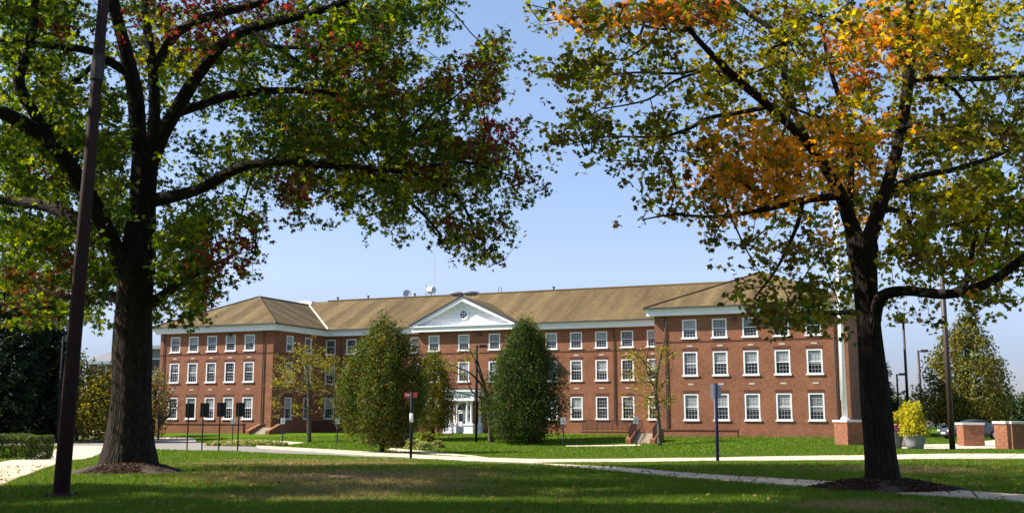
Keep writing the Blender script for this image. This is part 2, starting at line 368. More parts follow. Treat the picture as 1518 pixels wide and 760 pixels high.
PAVED = []
def resample(pts, n):
    P = np.array([(p.x, p.y) for p in pts]); d = np.r_[0, np.cumsum(np.hypot(*np.diff(P, axis=0).T))]
    t = np.linspace(0, d[-1], n); return np.stack([np.interp(t, d, P[:, 0]), np.interp(t, d, P[:, 1])], -1), t
def strip(name, far, near, mat, lift, skirt=.0, n=None, cross=6):
    fa = [at(*q) for q in far]; ne = [at(*q) for q in near]
    Lm = max(sum((fa[i + 1] - fa[i]).length for i in range(len(fa) - 1)), 1)
    n = n or int(Lm / .7) + 2
    A, ta = resample(fa, n); B, tb = resample(ne, n)
    PAVED.append(np.concatenate([A, B[::-1]]))
    mb = MB()
    rows = []
    for i in range(n):
        row = []
        for j in range(cross + 1):
            q = A[i] + (B[i] - A[i]) * j / cross; row.append((q[0], q[1], float(terrain(q[0], q[1])) + lift))
        rows.append(row)
    wdt = float(np.mean(np.hypot(*(A - B).T)))
    for i in range(n - 1):
        for j in range(cross):
            mb.face([rows[i][j], rows[i][j + 1], rows[i + 1][j + 1], rows[i + 1][j]], [(ta[i], wdt * j / cross), (ta[i], wdt * (j + 1) / cross), (ta[i + 1], wdt * (j + 1) / cross), (ta[i + 1], wdt * j / cross)])
        if skirt:
            for j in (0, cross):
                a, b = rows[i][j], rows[i + 1][j]
                mb.face([a, b, (b[0], b[1], b[2] - skirt), (a[0], a[1], a[2] - skirt)], [(.5, 0)] * 4)
    if skirt:
        for i in (0, n - 1):
            for j in range(cross):
                a, b = rows[i][j], rows[i][j + 1]
                mb.face([a, b, (b[0], b[1], b[2] - skirt), (a[0], a[1], a[2] - skirt)], [(.5, 0)] * 4)
    return tag(mb.build(name, mat), kind='structure')
strip('road', [(-150, 650), (60, 650), (230, 653), (300, 656), (386, 663), (480, 669.5), (600, 676), (700, 682), (800, 686), (816, 688)],
      [(-150, 661), (60, 660), (230, 666), (348, 668.5), (414, 672.5), (500, 675), (600, 680), (700, 686), (800, 690), (816, 690.5)], M['asphalt'], .02, cross=10)
strip('pavement', [(378, 660.5), (480, 666.5), (600, 673), (700, 679), (800, 682), (900, 681.5), (1000, 680), (1100, 678.5), (1300, 676.5), (1518, 674.3), (1750, 672)],
      [(384, 664), (480, 670.5), (600, 677), (700, 683), (800, 686.5), (900, 687), (1000, 686), (1100, 684.6), (1300, 683.2), (1518, 681.8), (1750, 680)], M['concrete'], .07, .15)
strip('path', [(806, 687.6), (900, 692), (1000, 700.5), (1100, 707.4), (1265, 717), (1353, 724), (1518, 735), (1700, 747)],
      [(815, 690.8), (900, 698), (1000, 709), (1100, 717), (1218, 725), (1353, 734.5), (1518, 746.7), (1700, 762)], M['concrete'], .035, .1)
strip('sidewalk', [(-80, 705), (0, 686), (60, 670), (104, 660.5)], [(-80, 756), (0, 722), (80, 691), (163, 661)], M['concrete'], .035, .1, cross=8)
strip('plaza', [(-150, 639), (40, 639), (150, 638.5), (217, 647), (289, 649.5)], [(-150, 648), (40, 648), (150, 649.5), (217, 653), (291, 655.5)], M['plaza'], .05, .12)
strip('entry_path', [(578, 664), (643, 670), (700, 675.5), (748, 680.5)], [(574, 667), (640, 673.6), (690, 677.7), (715, 679.2)], M['concrete'], .05, .1)
strip('stair_path', [(838, 660.6), (890, 660), (948, 658.8)], [(838, 662.2), (890, 661.6), (950, 660.8)], M['concrete'], .05, .1)
strip('terrace_path', [(392, 652.5), (420, 654), (452, 656)], [(392, 656), (418, 659), (425, 659.6)], M['concrete'], .05, .1)
strip('parking_pad', [(1312, 660), (1430, 658), (1480, 652), (1518, 649), (1620, 646)], [(1312, 666), (1420, 666), (1500, 665.6), (1560, 665.5), (1700, 665)], M['plaza'], .05, .1)

# ------------------------------------------------------------------ the brick building
RM, RP = 9.69, 8.24
EAVE, CORN = 10.48, 9.80
ROWS = {3: (7.85, 9.46), 2: (4.67, 6.70), 1: (.93, 3.13)}
GZ = -1.0
bld = empty('brick_building', (0, FD, 0), -TH)
tag(bld, 'long three storey red brick building with white windows and brown hipped roof', 'building')
WL = (-40.45, -26.1); WR = (13.4, 29.4); PV = (-13.9, -3.5)
WW = 1.25
wl_c = [-38.457 + 2.36 * i for i in range(5)]
wr_c = [16.46 + 2.569 * i for i in range(5)]
ma_c = [-28.1 + 2.617 * i + 2.617 for i in range(5)] + [.242 + 2.617 * i for i in range(-1, 5)]
pv_c = [-12.132, -8.73, -5.328]
windows = []                                            # (x, z0, z1, y, axis)
def wall_grid(mb, a, b, z0, z1, opens, P, rev=.16):
    """vertical wall from a to b with rectangular openings [(s0,s1,z0,z1)]; P(s,depth,z)->point"""
    S = sorted({a, b} | {s for o in opens for s in o[:2]}); Zs = sorted({z0, z1} | {z for o in opens for z in o[2:]})
    for i in range(len(S) - 1):
        for j in range(len(Zs) - 1):
            sm = (S[i] + S[i + 1]) / 2; zm = (Zs[j] + Zs[j + 1]) / 2
            if any(o[0] < sm < o[1] and o[2] < zm < o[3] for o in opens): continue
            q = [(S[i], Zs[j]), (S[i + 1], Zs[j]), (S[i + 1], Zs[j + 1]), (S[i], Zs[j + 1])]
            mb.face([P(s, 0, z) for s, z in q], q)
    for (s0, s1, za, zb) in opens:
        for (p0, p1) in (((s0, za), (s0, zb)), ((s0, zb), (s1, zb)), ((s1, zb), (s1, za)), ((s1, za), (s0, za))):
            mb.face([P(p0[0], 0, p0[1]), P(p1[0], 0, p1[1]), P(p1[0], rev, p1[1]), P(p0[0], rev, p0[1])], [(0, 0), (1, 0), (1, rev), (0, rev)])
def opens_for(cs, rows=(1, 2, 3), skip=()):
    return [(c - WW / 2, c + WW / 2, *ROWS[r]) for c in cs for r in rows if (c, r) not in skip]
front = lambda y: (lambda s, d, z: (s, y + d, z))
side = lambda x: (lambda s, d, z: (x - d, s, z))
o_l, o_r, o_m = opens_for(wl_c), opens_for(wr_c), opens_for(ma_c)
o_p = opens_for(pv_c, (2, 3)) + opens_for([pv_c[0], pv_c[2]], (1,))
door_o = (-9.55, -7.75, GZ + .55, 2.95)
ret_c = [2.9, 6.3]
o_ret = opens_for(ret_c)
mb = MB()
wall_grid(mb, *WL, GZ, EAVE - .05, o_l, front(0)); wall_grid(mb, *WR, GZ, EAVE - .05, o_r, front(0))
wall_grid(mb, WL[1], PV[0], GZ, EAVE - .05, [o for o in o_m if o[1] < PV[0]], front(RM)); wall_grid(mb, PV[1], WR[0], GZ, EAVE - .05, [o for o in o_m if o[0] > PV[1]], front(RM))
wall_grid(mb, *PV, GZ, EAVE - .05, o_p + [door_o], front(RP))
wall_grid(mb, 0, RM, GZ, EAVE - .05, o_ret, side(WL[1]))
for x in PV: mb.quad((x, RP, GZ), (x, RM, GZ), (x, RM, EAVE), (x, RP, EAVE))
for x in (WL[0], WR[0], WR[1]): mb.quad((x, 0, GZ), (x, 22, GZ), (x, 22, EAVE), (x, 0, EAVE))
mb.quad((WL[0], 22, GZ), (WR[1], 22, GZ), (WR[1], 22, EAVE), (WL[0], 22, EAVE))
mb.build('wall', M['brick'], bld)
# plinth ledge along the foot of the right wing, belt courses
mb = MB(); mb.box(WR[0] - .12, WR[1] + .12, -.13, -.003, GZ, .06); mb.build('plinth', M['brick_pier'], bld)
mb = MB(); mb.box(WL[0] - .1, WL[1] + .1, -.10, -.003, GZ, .0); mb.build('plinth', M['brick_pier'], bld)
for (a, b, y) in ((WL[0] - .02, WL[1] + .02, 0), (WR[0] - .02, WR[1] + .02, 0), (WL[1], PV[0], RM), (PV[1], WR[0], RM), (PV[0] - .02, PV[1] + .02, RP)): mb = MB(); mb.box(a, b, y - .035, y - .002, 7.52, 7.62); mb.build('belt_course', M['brick_dark'], bld)
mb = MB(); mb.box(WL[1] + .002, WL[1] + .035, .036, RM - .036, 7.52, 7.62)
mb.build('belt_course', M['brick_dark'], bld)
# cornice
CPROF = [(.0, CORN), (.56, CORN + .002), (.56, CORN + .30), (.60, CORN + .33), (.60, CORN + .40), (.69, CORN + .47), (.69, EAVE - .06), (.0, EAVE - .06)]
def cornice_run(mb, a, b, y, s=-1):
    prof = CPROF
    n = len(prof)
    for i in range(n - 1):
        (d0, z0), (d1, z1) = prof[i], prof[i + 1]
        mb.quad((a - d0, y - d0, z0), (b + d0, y - d0, z0), (b + d1, y - d1, z1), (a - d1, y - d1, z1))
def cornice_side(mb, x, y0, y1, sg, m0=1, m1=0):
    prof = CPROF
    for i in range(len(prof) - 1):
        (d0, z0), (d1, z1) = prof[i], prof[i + 1]
        mb.quad((x + sg * d0, y0 - m0 * d0, z0), (x + sg * d0, y1 + m1 * d0, z0), (x + sg * d1, y1 + m1 * d1, z1), (x + sg * d1, y0 - m0 * d1, z1))
def cornice_plain(mb, a, b, y, ma=0, mb_=0):
    prof = CPROF
    for i in range(len(prof) - 1):
        (d0, z0), (d1, z1) = prof[i], prof[i + 1]
        mb.quad((a + ma * d0, y - d0, z0), (b + mb_ * d0, y - d0, z0), (b + mb_ * d1, y - d1, z1), (a + ma * d1, y - d1, z1))
mb = MB()
cornice_run(mb, *WL, 0); cornice_run(mb, *WR, 0)
cornice_side(mb, WL[0], 0, 20, -1); cornice_side(mb, WR[1], 0, 20, 1)
cornice_side(mb, WL[1], 0, RM, 1, 1, -1); cornice_side(mb, WR[0], 0, RM, -1, 1, -1)
cornice_plain(mb, WL[1], PV[0] - .55, RM, 1, 0); cornice_plain(mb, PV[1] + .55, WR[0], RM, 0, -1)
cornice_run(mb, *PV, RP); cornice_side(mb, PV[0], RP, RM, -1); cornice_side(mb, PV[1], RP, RM, 1)
mb.build('cornice', M['white'], bld)
# roofs
OV = .74; zE = EAVE
def hip_wing(a, b, name):
    mb = MB(); a -= OV; b += OV; c = (a + b) / 2; h = (b - a) / 2; za = 14.25; ya = -OV + h; yb = 20.0
    A, B = (a, -OV, zE), (b, -OV, zE); P = (c, ya, za); Q = (c, yb, za)
    mb.face([A, B, P], [(0, 0), (b - a, 0), (h, 8.6)])
    mb.quad((b, -OV, zE), (b, yb, zE), (c, yb, za), (c, ya, za)); mb.quad((a, yb, zE), (a, -OV, zE), (c, ya, za), (c, yb, za))
    mb.face([(b, yb, zE), (a, yb, zE), Q], [(0, 0), (16, 0), (8, 8)])
    o = mb.build('roof', M['shingle'], bld)
    g = MB()
    g.box(a - .05, b + .05, -OV - .09, -OV + .02, zE - .10, zE + .02)
    g.box(a - .09, a + .02, -OV + .03, (RM - OV - .12) if b < 0 or True else yb, zE - .10, zE + .02); g.box(b - .02, b + .09, -OV + .03, (RM - OV - .12), zE - .10, zE + .02)
    g.build('gutter', M['gutter'], o)
    r = MB(); hp = .05
    for (p, q) in ((A, P), (B, P), (P, Q)): r.tube([Vector(p) + Vector((0, 0, .03)), Vector(q) + Vector((0, 0, .03))], .09, 6)
    r.build('ridge_cap', M['shingle'], o)
    return o
hip_wing(*WL, 'l'); hip_wing(*WR, 'r')
mb = MB(); rz = 14.72; ry = RM + 8.4; x0, x1 = (WL[0] + WL[1]) / 2, (WR[0] + WR[1]) / 2; y0 = RM - OV
mb.quad((x0, y0, zE), (x1, y0, zE), (x1, ry, rz), (x0, ry, rz)); mb.quad((x1, 22.8, zE + 1.4), (x0, 22.8, zE + 1.4), (x0, ry, rz), (x1, ry, rz))
roof = mb.build('roof', M['shingle'], bld)
mb = MB(); mb.tube([(x0 + 2, ry, rz + .03), (x1 - 2, ry, rz + .03)], .13, 6); mb.build('ridge_cap', M['shingle'], roof)
mb = MB(); mb.box(WL[1] + OV + .1, PV[0] - .75, y0 - .09, y0 + .02, zE - .10, zE + .02); mb.build('gutter', M['gutter'], roof); mb = MB(); mb.box(PV[1] + .75, WR[0] - OV - .1, y0 - .09, y0 + .02, zE - .10, zE + .02); mb.build('gutter', M['gutter'], roof)
# valley flashing between left wing and main roof: intersection of the two planes
sw = (14.25 - zE) / ((WL[1] - WL[0]) / 2 + OV); sm_ = (rz - zE) / (ry - y0)
def valley(xe, sg):
    pts = []
    for t in (0.0, 1.0):
        h = t * (14.25 - zE); pts.append((xe - sg * h / sw, y0 + h / sm_, zE + h + .05))
    return pts
mb = MB(); mb.tube(valley(WL[1] + OV, 1), .11, 6); mb.build('valley_flashing', M['flash'], roof)
# pediment on the centre block
pb = MB(); pa, pz = -8.7, 13.25; a, b = PV[0] - .68, PV[1] + .68; yf = RP - .68
pb.face([(PV[0] - .1, RP - .08, EAVE - .02), (PV[1] + .1, RP - .08, EAVE - .02), (pa, RP - .08, pz - .42)], [(PV[0], 0), (PV[1], 0), (pa, 2.6)])
m, nt_, p = newmat('pediment_blocks'); uv = N(nt_, 'ShaderNodeUVMap'); br = N(nt_, 'ShaderNodeTexBrick'); nt_.links.new(uv.outputs[0], br.inputs['Vector']); br.inputs['Scale'].default_value = 1
br.inputs['Brick Width'].default_value = .9; br.inputs['Row Height'].default_value = .42; br.inputs['Mortar Size'].default_value = .03
br.inputs['Color1'].default_value = (.74, .76, .78, 1); br.inputs['Color2'].default_value = (.70, .72, .75, 1); br.inputs['Mortar'].default_value = (.56, .58, .62, 1)
nt_.links.new(br.outputs[0], p.inputs['Base Color']); p.inputs['Roughness'].default_value = .7
ped = pb.build('pediment', m, bld)
pb = MB()
for sgn, xe in ((-1, a), (1, b)):
    th = .36
    pb.prism([(xe, EAVE - .05), (pa, pz), (pa, pz - .42), (xe - sgn * .62, EAVE - .05)] if sgn < 0 else [(pa, pz), (xe, EAVE - .05), (xe - sgn * .62, EAVE - .05), (pa, pz - .42)], yf, RP - .085)
pb.build('raking_cornice', M['white'], ped)
pb = MB()
pb.quad((a - .08, yf - .05, EAVE), (a - .08, RM + 6.5, EAVE), (pa, RM + 6.5, pz + .06), (pa, yf - .05, pz + .06)); pb.quad((b + .08, RM + 6.5, EAVE), (b + .08, yf - .05, EAVE), (pa, yf - .05, pz + .06), (pa, RM + 6.5, pz + .06))
proof = pb.build('pediment_roof', M['shingle'], bld)
pb = MB()
for xe in (a - .09, b + .09): pb.tube([(xe, yf - .06, EAVE + .02), (pa, yf - .06, pz + .08)], .06, 6)
pb.build('roof_edge', M['gutter'], proof)
rw = MB(); n_ = 20; cxr, czr = fac(688, 466, RP)
ring = [(cxr + .52 * math.cos(t), czr + .52 * math.sin(t)) for t in np.linspace(0, 2 * math.pi, n_, endpoint=False)]
ring2 = [(cxr + .40 * math.cos(t), czr + .40 * math.sin(t)) for t in np.linspace(0, 2 * math.pi, n_, endpoint=False)]
for i in range(n_):
    j = (i + 1) % n_
    rw.face([(ring[i][0], RP - .18, ring[i][1]), (ring[j][0], RP - .18, ring[j][1]), (ring2[j][0], RP - .18, ring2[j][1]), (ring2[i][0], RP - .18, ring2[i][1])])
    rw.face([(ring[i][0], RP - .08, ring[i][1]), (ring[j][0], RP - .08, ring[j][1]), (ring[j][0], RP - .18, ring[j][1]), (ring[i][0], RP - .18, ring[i][1])])
    rw.face([(ring2[i][0], RP - .18, ring2[i][1]), (ring2[j][0], RP - .18, ring2[j][1]), (ring2[j][0], RP - .09, ring2[j][1]), (ring2[i][0], RP - .09, ring2[i][1])])
for k in (-.13, .13):
    rw.box(cxr + k - .02, cxr + k + .02, RP - .14, RP - .11, czr - .37, czr + .37); rw.box(cxr - .37, cxr + .37, RP - .139, RP - .111, czr + k - .02, czr + k + .02)
rwo = rw.build('round_window', M['white'], bld)
rw = MB(); rw.face([(x, RP - .095, z) for x, z in ring2]); rw.build('pane', M['glass'], rwo)

# windows: one part each, with sash, pane and blind
wcache = {}
def window(c, r, y, axis='x'):
    z0, z1 = ROWS[r]; h = z1 - z0; w2 = WW / 2
    bl = rng.choice(6, p=[.34, .16, .1, .08, .2, .12])
    key = (r, int(bl))
    if key not in wcache:
        fr = MB(); t = .115
        fr.box(-w2, -w2 + t, .0, .15, 0, h); fr.box(w2 - t, w2, .0, .15, 0, h); fr.box(-w2 + t, w2 - t, .0, .15, h - t, h); fr.box(-w2 + t, w2 - t, .0, .15, 0, .09)
        si = MB(); si.box(-w2 - .09, w2 + .09, -.10, -.003, -.09, .05)
        sa = MB(); g0, g1 = -w2 + t, w2 - t; mid = h * .5
        sa.box(g0, g1, .075, .115, mid - .035, mid + .035)
        ncol = 4; nr = 3
        for k in range(1, ncol): x = g0 + (g1 - g0) * k / ncol; sa.box(x - .005, x + .005, .09, .11, .09, h - t)
        for k in range(1, nr): 
            z = mid + (h - t - mid) * k / nr; sa.box(g0, g1, .091, .109, z - .006, z + .006)
            z = .09 + (mid - .09) * k / nr; sa.box(g0, g1, .091, .109, z - .006, z + .006)
        gl = MB(); gl.face([(g0, .12, .09), (g1, .12, .09), (g1, .12, h - t), (g0, .12, h - t)])
        bd = MB(); fr_ = [.48, .72, .25, .0, .60, .40][bl]
        if fr_: 
            zb = h - t - (h - t - .09) * fr_; bd.face([(g0, .116, zb), (g1, .116, zb), (g1, .116, h - t), (g0, .116, h - t)])
        li = MB(); li.prism([(-w2 - .02, h + .003), (w2 + .02, h + .003), (w2 + .10, h + .30), (-w2 - .10, h + .30)], -.012, -.002)
        wcache[key] = (fr, si, sa, gl, bd if fr_ else None, li if r < 3 else None, {})
    fr, si, sa, gl, bd, li, me = wcache[key]
    def mk(tag_, mb, name, mat, par):
        if tag_ not in me:
            o = mb.build(name, mat, par); me[tag_] = o.data
        else: o = link(bpy.data.objects.new(name, me[tag_]), par)
        return o
    f = mk('f', fr, 'window', M['white'], bld)
    if axis == 'x': f.location = (c, y, z0)
    else: f.location = (y, c, z0); f.rotation_euler = (0, 0, R(90))
    mk('s', si, 'sill', M['white'], f); mk('a', sa, 'sash', M['white'], f); mk('g', gl, 'pane', M['glass'], f)
    if bd: mk('b', bd, 'blind', M['blind'] if bl == 0 else (M['blind2'] if bl in (1, 5) else M['blind']), f)
    if li: mk('l', li, 'lintel', M['brick_dark'], f)
for r in (1, 2, 3):
    for c in wl_c + wr_c: window(c, r, .0)
    for c in ma_c: window(c, r, RM)
    for c in ret_c: window(c, r, WL[1], 'y')
    for c in pv_c:
        if r > 1 or c != pv_c[1]: window(c, r, RP)
# wall vents between the storeys
vb = MB(); vb.box(-.24, .24, -.02, -.002, 0, .11)
vm = None
for z in (7.12, 3.88):
    for c, y in [(c, 0) for c in wl_c + wr_c] + [(c, RM) for c in ma_c[5:]]:
        if vm is None: o = vb.build('vent', M['stone'], bld); vm = o.data
        else: o = link(bpy.data.objects.new('vent', vm), bld)
        o.location = (c, y, z)
# downspouts
for (u, y) in ((14.36, 0), (28.35, 0), (-27.25, 0), (-39.9, 0), (6.75, RM), (-24.4 + .3, RM)):
    mb = MB(); mb.tube([(0, -.09, 9.75), (0, -.09, .05 if y == 0 else .6)], .055, 8); mb.box(-.1, .1, -.2, -.003, 9.74, 9.95)
    o = mb.build('downspout', M['gutter'], bld); o.location = (u, y, 0)
# flood lights under the cornice
for (u, y) in ((-31.4, 0), (-7.05, RP), (20.3, 0)):
    mb = MB(); mb.box(-.2, .2, -.3, -.02, 0, .16); mb.tube([(0, -.02, .08), (0, .0, .08)], .04, 6); o = mb.build('floodlight', M['metal_dark'], bld); o.location = (u, y, 9.36)
# entrance: door with fanlight, portico
dr = MB(); d0, d1 = door_o[0], door_o[1]; zb, zt = door_o[2], door_o[3]; cx_ = (d0 + d1) / 2; dw = (d1 - d0) / 2 - .12
dr.box(d0, d0 + .12, RP, RP + .16, zb, zt); dr.box(d1 - .12, d1, RP, RP + .16, zb, zt)
spr = zb + 2.25
arc = [(cx_ + dw * math.cos(t), spr + dw * .92 * math.sin(t)) for t in np.linspace(0, math.pi, 13)]
for i in range(12):
    (xa, za), (xb, zb2) = arc[i], arc[i + 1]
    dr.face([(xa, RP + .02, za), (xa, RP + .02, zt), (xb, RP + .02, zt), (xb, RP + .02, zb2)])
dr.box(d0 + .12, d1 - .12, RP + .02, RP + .14, spr - .08, spr + .02)
for sx in (-1, 1):
    xa, xb = (cx_ - dw, cx_ - .012) if sx < 0 else (cx_ + .012, cx_ + dw)
    dr.box(xa, xb, RP + .06, RP + .12, zb, spr - .085)
for k in (.33, .66):
    t = math.pi * k; dr.tube([(cx_, RP + .08, spr), (cx_ + dw * math.cos(t), RP + .08, spr + dw * .92 * math.sin(t))], .02, 5)
dro = dr.build('door', M['white'], bld)
gl = MB(); gl.face([(x, RP + .11, z) for x, z in arc])
for sx in (-1, 1):
    xm = cx_ + sx * dw / 2; gl.box(xm - .22, xm + .22, RP + .05, RP + .058, zb + 1.15, zb + 1.95)
gl.build('pane', M['glass'], dro)
hd = MB(); hd.box(cx_ - .07, cx_ - .045, RP + .0, RP + .055, zb + .85, zb + 1.15); hd.box(cx_ + .045, cx_ + .07, RP + .0, RP + .055, zb + .85, zb + 1.15); hd.build('handle', M['metal_dark'], dro)
PF = RP - 2.3
uL = fac(662, 600, PF)[0]; uR_ = fac(699, 600, PF)[0]
za_t = 3.62; za_b = 2.72; pt = GZ + .55
pc = MB()
px0, px1 = uL - .38, uR_ + .38
pc.box(px0, px1, PF - .28, PF + .28, za_b, za_t); pc.box(px0 + .001, px0 + .5, PF + .281, RP - .003, za_b, za_t); pc.box(px1 - .5, px1 - .001, PF + .281, RP - .003, za_b, za_t)
pc.box(px0 - .14, px1 + .14, PF - .42, RP - .003, za_t + .003, za_t + .22); pc.box(px0 + .01, px1 - .01, PF + .285, RP - .004, za_t - .1, za_t)
po = pc.build('portico', M['white'], bld)
pc = MB(); pc.box(px0 - .16, px1 + .16, PF - .45, RP - .004, za_t + .225, za_t + .29); pc.build('flat_roof', M['gutter'], po)
for (u, y) in ((uL, PF), (uL + .42, PF), (uR_ - .48, PF), (uR_, PF), (uR_ + .02, RP - .35), (uL, RP - .35)):
    pc = MB(); pc.lathe([(.16, 0), (.16, .06), (.125, .12), (.12, .9), (.10, za_b - pt - .95 - .14), (.14, za_b - pt - .95 - .08), (.15, za_b - pt - .95)], 14)
    o = pc.build('column', M['white'], po, True); o.location = (u, y, pt + .95)
for (xa, xb, y) in ((uL - .26, uL + .68, PF), (uR_ - .72, uR_ + .26, PF), (uR_ - .22, uR_ + .27, RP - .35), (uL - .26, uL + .24, RP - .35)):
    pc = MB(); pc.box(xa, xb, y - .24, y + .24, pt, pt + .78); pc.box(xa - .05, xb + .05, y - .29, y + .29, pt + .781, pt + .95); pc.box(xa - .04, xb + .04, y - .28, y + .28, pt - .3, pt + .14); pc.build('pedestal', M['white'], po)
fc = bpy.data.curves.new('lettering', 'FONT'); fc.body = 'MAIN BUILDING'; fc.size = .40; fc.align_x = 'CENTER'; fc.extrude = .012; fc.space_character = 1.12
fc.materials.append(M['black']); tmp = link(bpy.data.objects.new('lettering_curve', fc)); dg = bpy.context.evaluated_depsgraph_get(); dg.update(); lme = bpy.data.meshes.new_from_object(tmp.evaluated_get(dg)); bpy.data.objects.remove(tmp)
lo = link(bpy.data.objects.new('lettering', lme), po); lo.location = ((px0 + px1) / 2, PF - .296, za_b + .30); lo.rotation_euler = (R(90), 0, 0)
lo.scale = ((px1 - px0 - .2) / 3.9, 1, 1)
pc = MB(); pc.box(px0 - .5, px1 + .5, PF - .9, RP - .004, GZ - .3, pt); pc.box(px0 - .2, px1 + .2, PF - 1.5, PF - .902, GZ - .3, pt - .17); pc.build('entry_step', M['step'], bld)

# rooftop equipment (each stands on the roof)
def on_roof(px, py, dz=0):                              # along the ridge line
    u, z = fac(px, py, ry + .5); return u
def roof_thing(name, label, cat, px, build, group=None):
    u = fac(px, 436, ry + .4)[0]; p = fworld(u, ry + .4, rz)
    e = empty(name, p, -TH); tag(e, label, cat, group); build(e); return e
def b_sky(e):
    m1 = MB(); m1.box(-1.3, 1.3, -.6, .6, -.6, .1); m1.build('curb', M['white'], e)
    m1 = MB(); m1.face([(-1.3, -.6, .102), (1.3, -.6, .102), (.4, 0, .38), (-.4, 0, .38)]); m1.face([(1.3, .6, .102), (-1.3, .6, .102), (-.4, 0, .38), (.4, 0, .38)]); m1.face([(1.3, -.6, .102), (1.3, .6, .102), (.4, 0, .38)]); m1.face([(-1.3, .6, .102), (-1.3, -.6, .102), (-.4, 0, .38)]); m1.build('glazing', M['alu'], e)
roof_thing('roof_skylight', 'pale hipped skylight on the ridge next to the left wing', 'skylight', 453, b_sky)
def b_drum(e):
    m1 = MB(); pts = [(-.62, 0, .95), (-.55, 0, .95), (.35, -.05, .95)]
    m1.tube([(-.38, 0, .8), (.35, -.2, .8)], [.4, .4], 18); m1.build('dish', M['white'], e, False)
    m1 = MB(); m1.tube([(.355, -.202, .8), (.375, -.208, .8)], .32, 18); m1.build('dish_face', M['alu'], e)
    m1 = MB(); m1.tube([(-.05, 0, -.4), (-.05, 0, .4)], .07, 8); m1.tube([(-.75, 0, .2), (-.75, 0, 1.4)], .06, 8); m1.build('mount', M['alu'], e)
roof_thing('microwave_dish', 'large white drum dish on the ridge left of the pediment', 'dish', 640, b_drum)
def b_dish(e):
    m1 = MB(); m1.lathe([(.05, -.12), (.3, -.06), (.48, .08), (.46, .09), (.28, -.03), (.05, -.08)], 16); o = m1.build('dish', M['alu'], e, True); o.rotation_euler = (R(70), 0, R(30)); o.location = (0, 0, .55)
    m1 = MB(); m1.tube([(0, .1, -.3), (0, .1, .5)], .05, 6); m1.build('mount', M['metal_dark'], e)
roof_thing('satellite_dish', 'small grey bowl dish on the ridge left of the white drum', 'dish', 603, b_dish)
def b_ac(e):
    m1 = MB(); m1.box(-.7, .7, -.6, .6, -.5, .12); m1.build('base', M['greyroof'], e)
    m1 = MB(); m1.lathe([(.9, .125), (1.0, .22), (1.0, .34), (.85, .4), (.3, .42)], 18); m1.build('fan_housing', M['alu'], e)
a1 = roof_thing('roof_fan', 'wide grey roof fan above the pediment, left one of two', 'roof fan', 679, b_ac, 'fans on the ridge')
a2 = roof_thing('roof_fan', 'wide grey roof fan above the pediment, right one of two', 'roof fan', 698, b_ac, 'fans on the ridge')
def b_ant(hh, rr=.025):
    def f(e):
        m1 = MB(); m1.tube([(0, 0, -.4), (0, 0, hh)], [rr, rr * .5], 6); m1.build('mast', M['alu'], e)
        m1 = MB(); m1.box(-.08, .08, -.08, .08, -.5, .1); m1.build('base', M['metal_dark'], e)
    return f
roof_thing('antenna', 'tall thin whip antenna behind the white drum dish', 'antenna', 644, b_ant(5.0, .035))
roof_thing('antenna', 'short whip antenna beside the right roof fan', 'antenna', 707, b_ant(1.4, .02))
def b_pipe(e):
    m1 = MB(); m1.tube([(0, 0, -.3), (0, 0, .45)], .10, 8); m1.tube([(0, 0, .45), (0, 0, .53)], .15, 8); m1.build('pipe', M['metal_dark'], e)
for px, lb in ((501, 'dark vent pipe on the ridge between skylight and small dish'), (615, 'dark vent pipe between the two dishes on the ridge'), (821, 'dark vent pipe on the ridge right of the pediment'), (546, 'short vent pipe on the ridge above the left columnar tree')):
    roof_thing('vent_pipe', lb, 'vent pipe', px, b_pipe, 'vent pipes on the ridge')
def b_rods(e):
    m1 = MB(); m1.tube([(-.2, 0, -.2), (.0, 0, .8)], .035, 6); m1.tube([(.15, 0, -.2), (.35, 0, .8)], .035, 6); m1.build('rod', M['metal_dark'], e)
roof_thing('lightning_rods', 'pair of slanted dark rods on the ridge right of the fans', 'rods', 740, b_rods)

# ------------------------------------------------------------------ terrace wall, stairs, railings
def wall_obj(name, label, x0, x1, y0, y1, z0, z1, cap=None):
    e = empty(name, fworld((x0 + x1) / 2, (y0 + y1) / 2, z0), -TH); tag(e, label, 'wall')
    hx, hy = (x1 - x0) / 2, (y1 - y0) / 2
    m1 = MB(); m1.box(-hx, hx, -hy, hy, 0, z1 - z0); m1.build('brickwork', M['brick_pier'], e)
    m1 = MB(); m1.box(-hx - .05, hx + .05, -hy - .05, hy + .05, z1 - z0 + .003, z1 - z0 + .09); m1.build('coping', M['brick_dark'] if cap is None else cap, e)
    return e
yt = -2.6
ua = fac(205, 630, yt)[0]; ub = fac(362, 630, yt)[0]
wall_obj('terrace_wall', 'low red brick terrace wall in front of the left wing', ua, ub, yt - .2, yt + .2, -1.0, .42)
wall_obj('brick_kerb_wall', 'low red brick ledge at the foot of the right wing beside the steps', fac(983, 640, -1.2)[0], fac(1094, 640, -1.2)[0], -1.5, -.9, -1.0, .08)
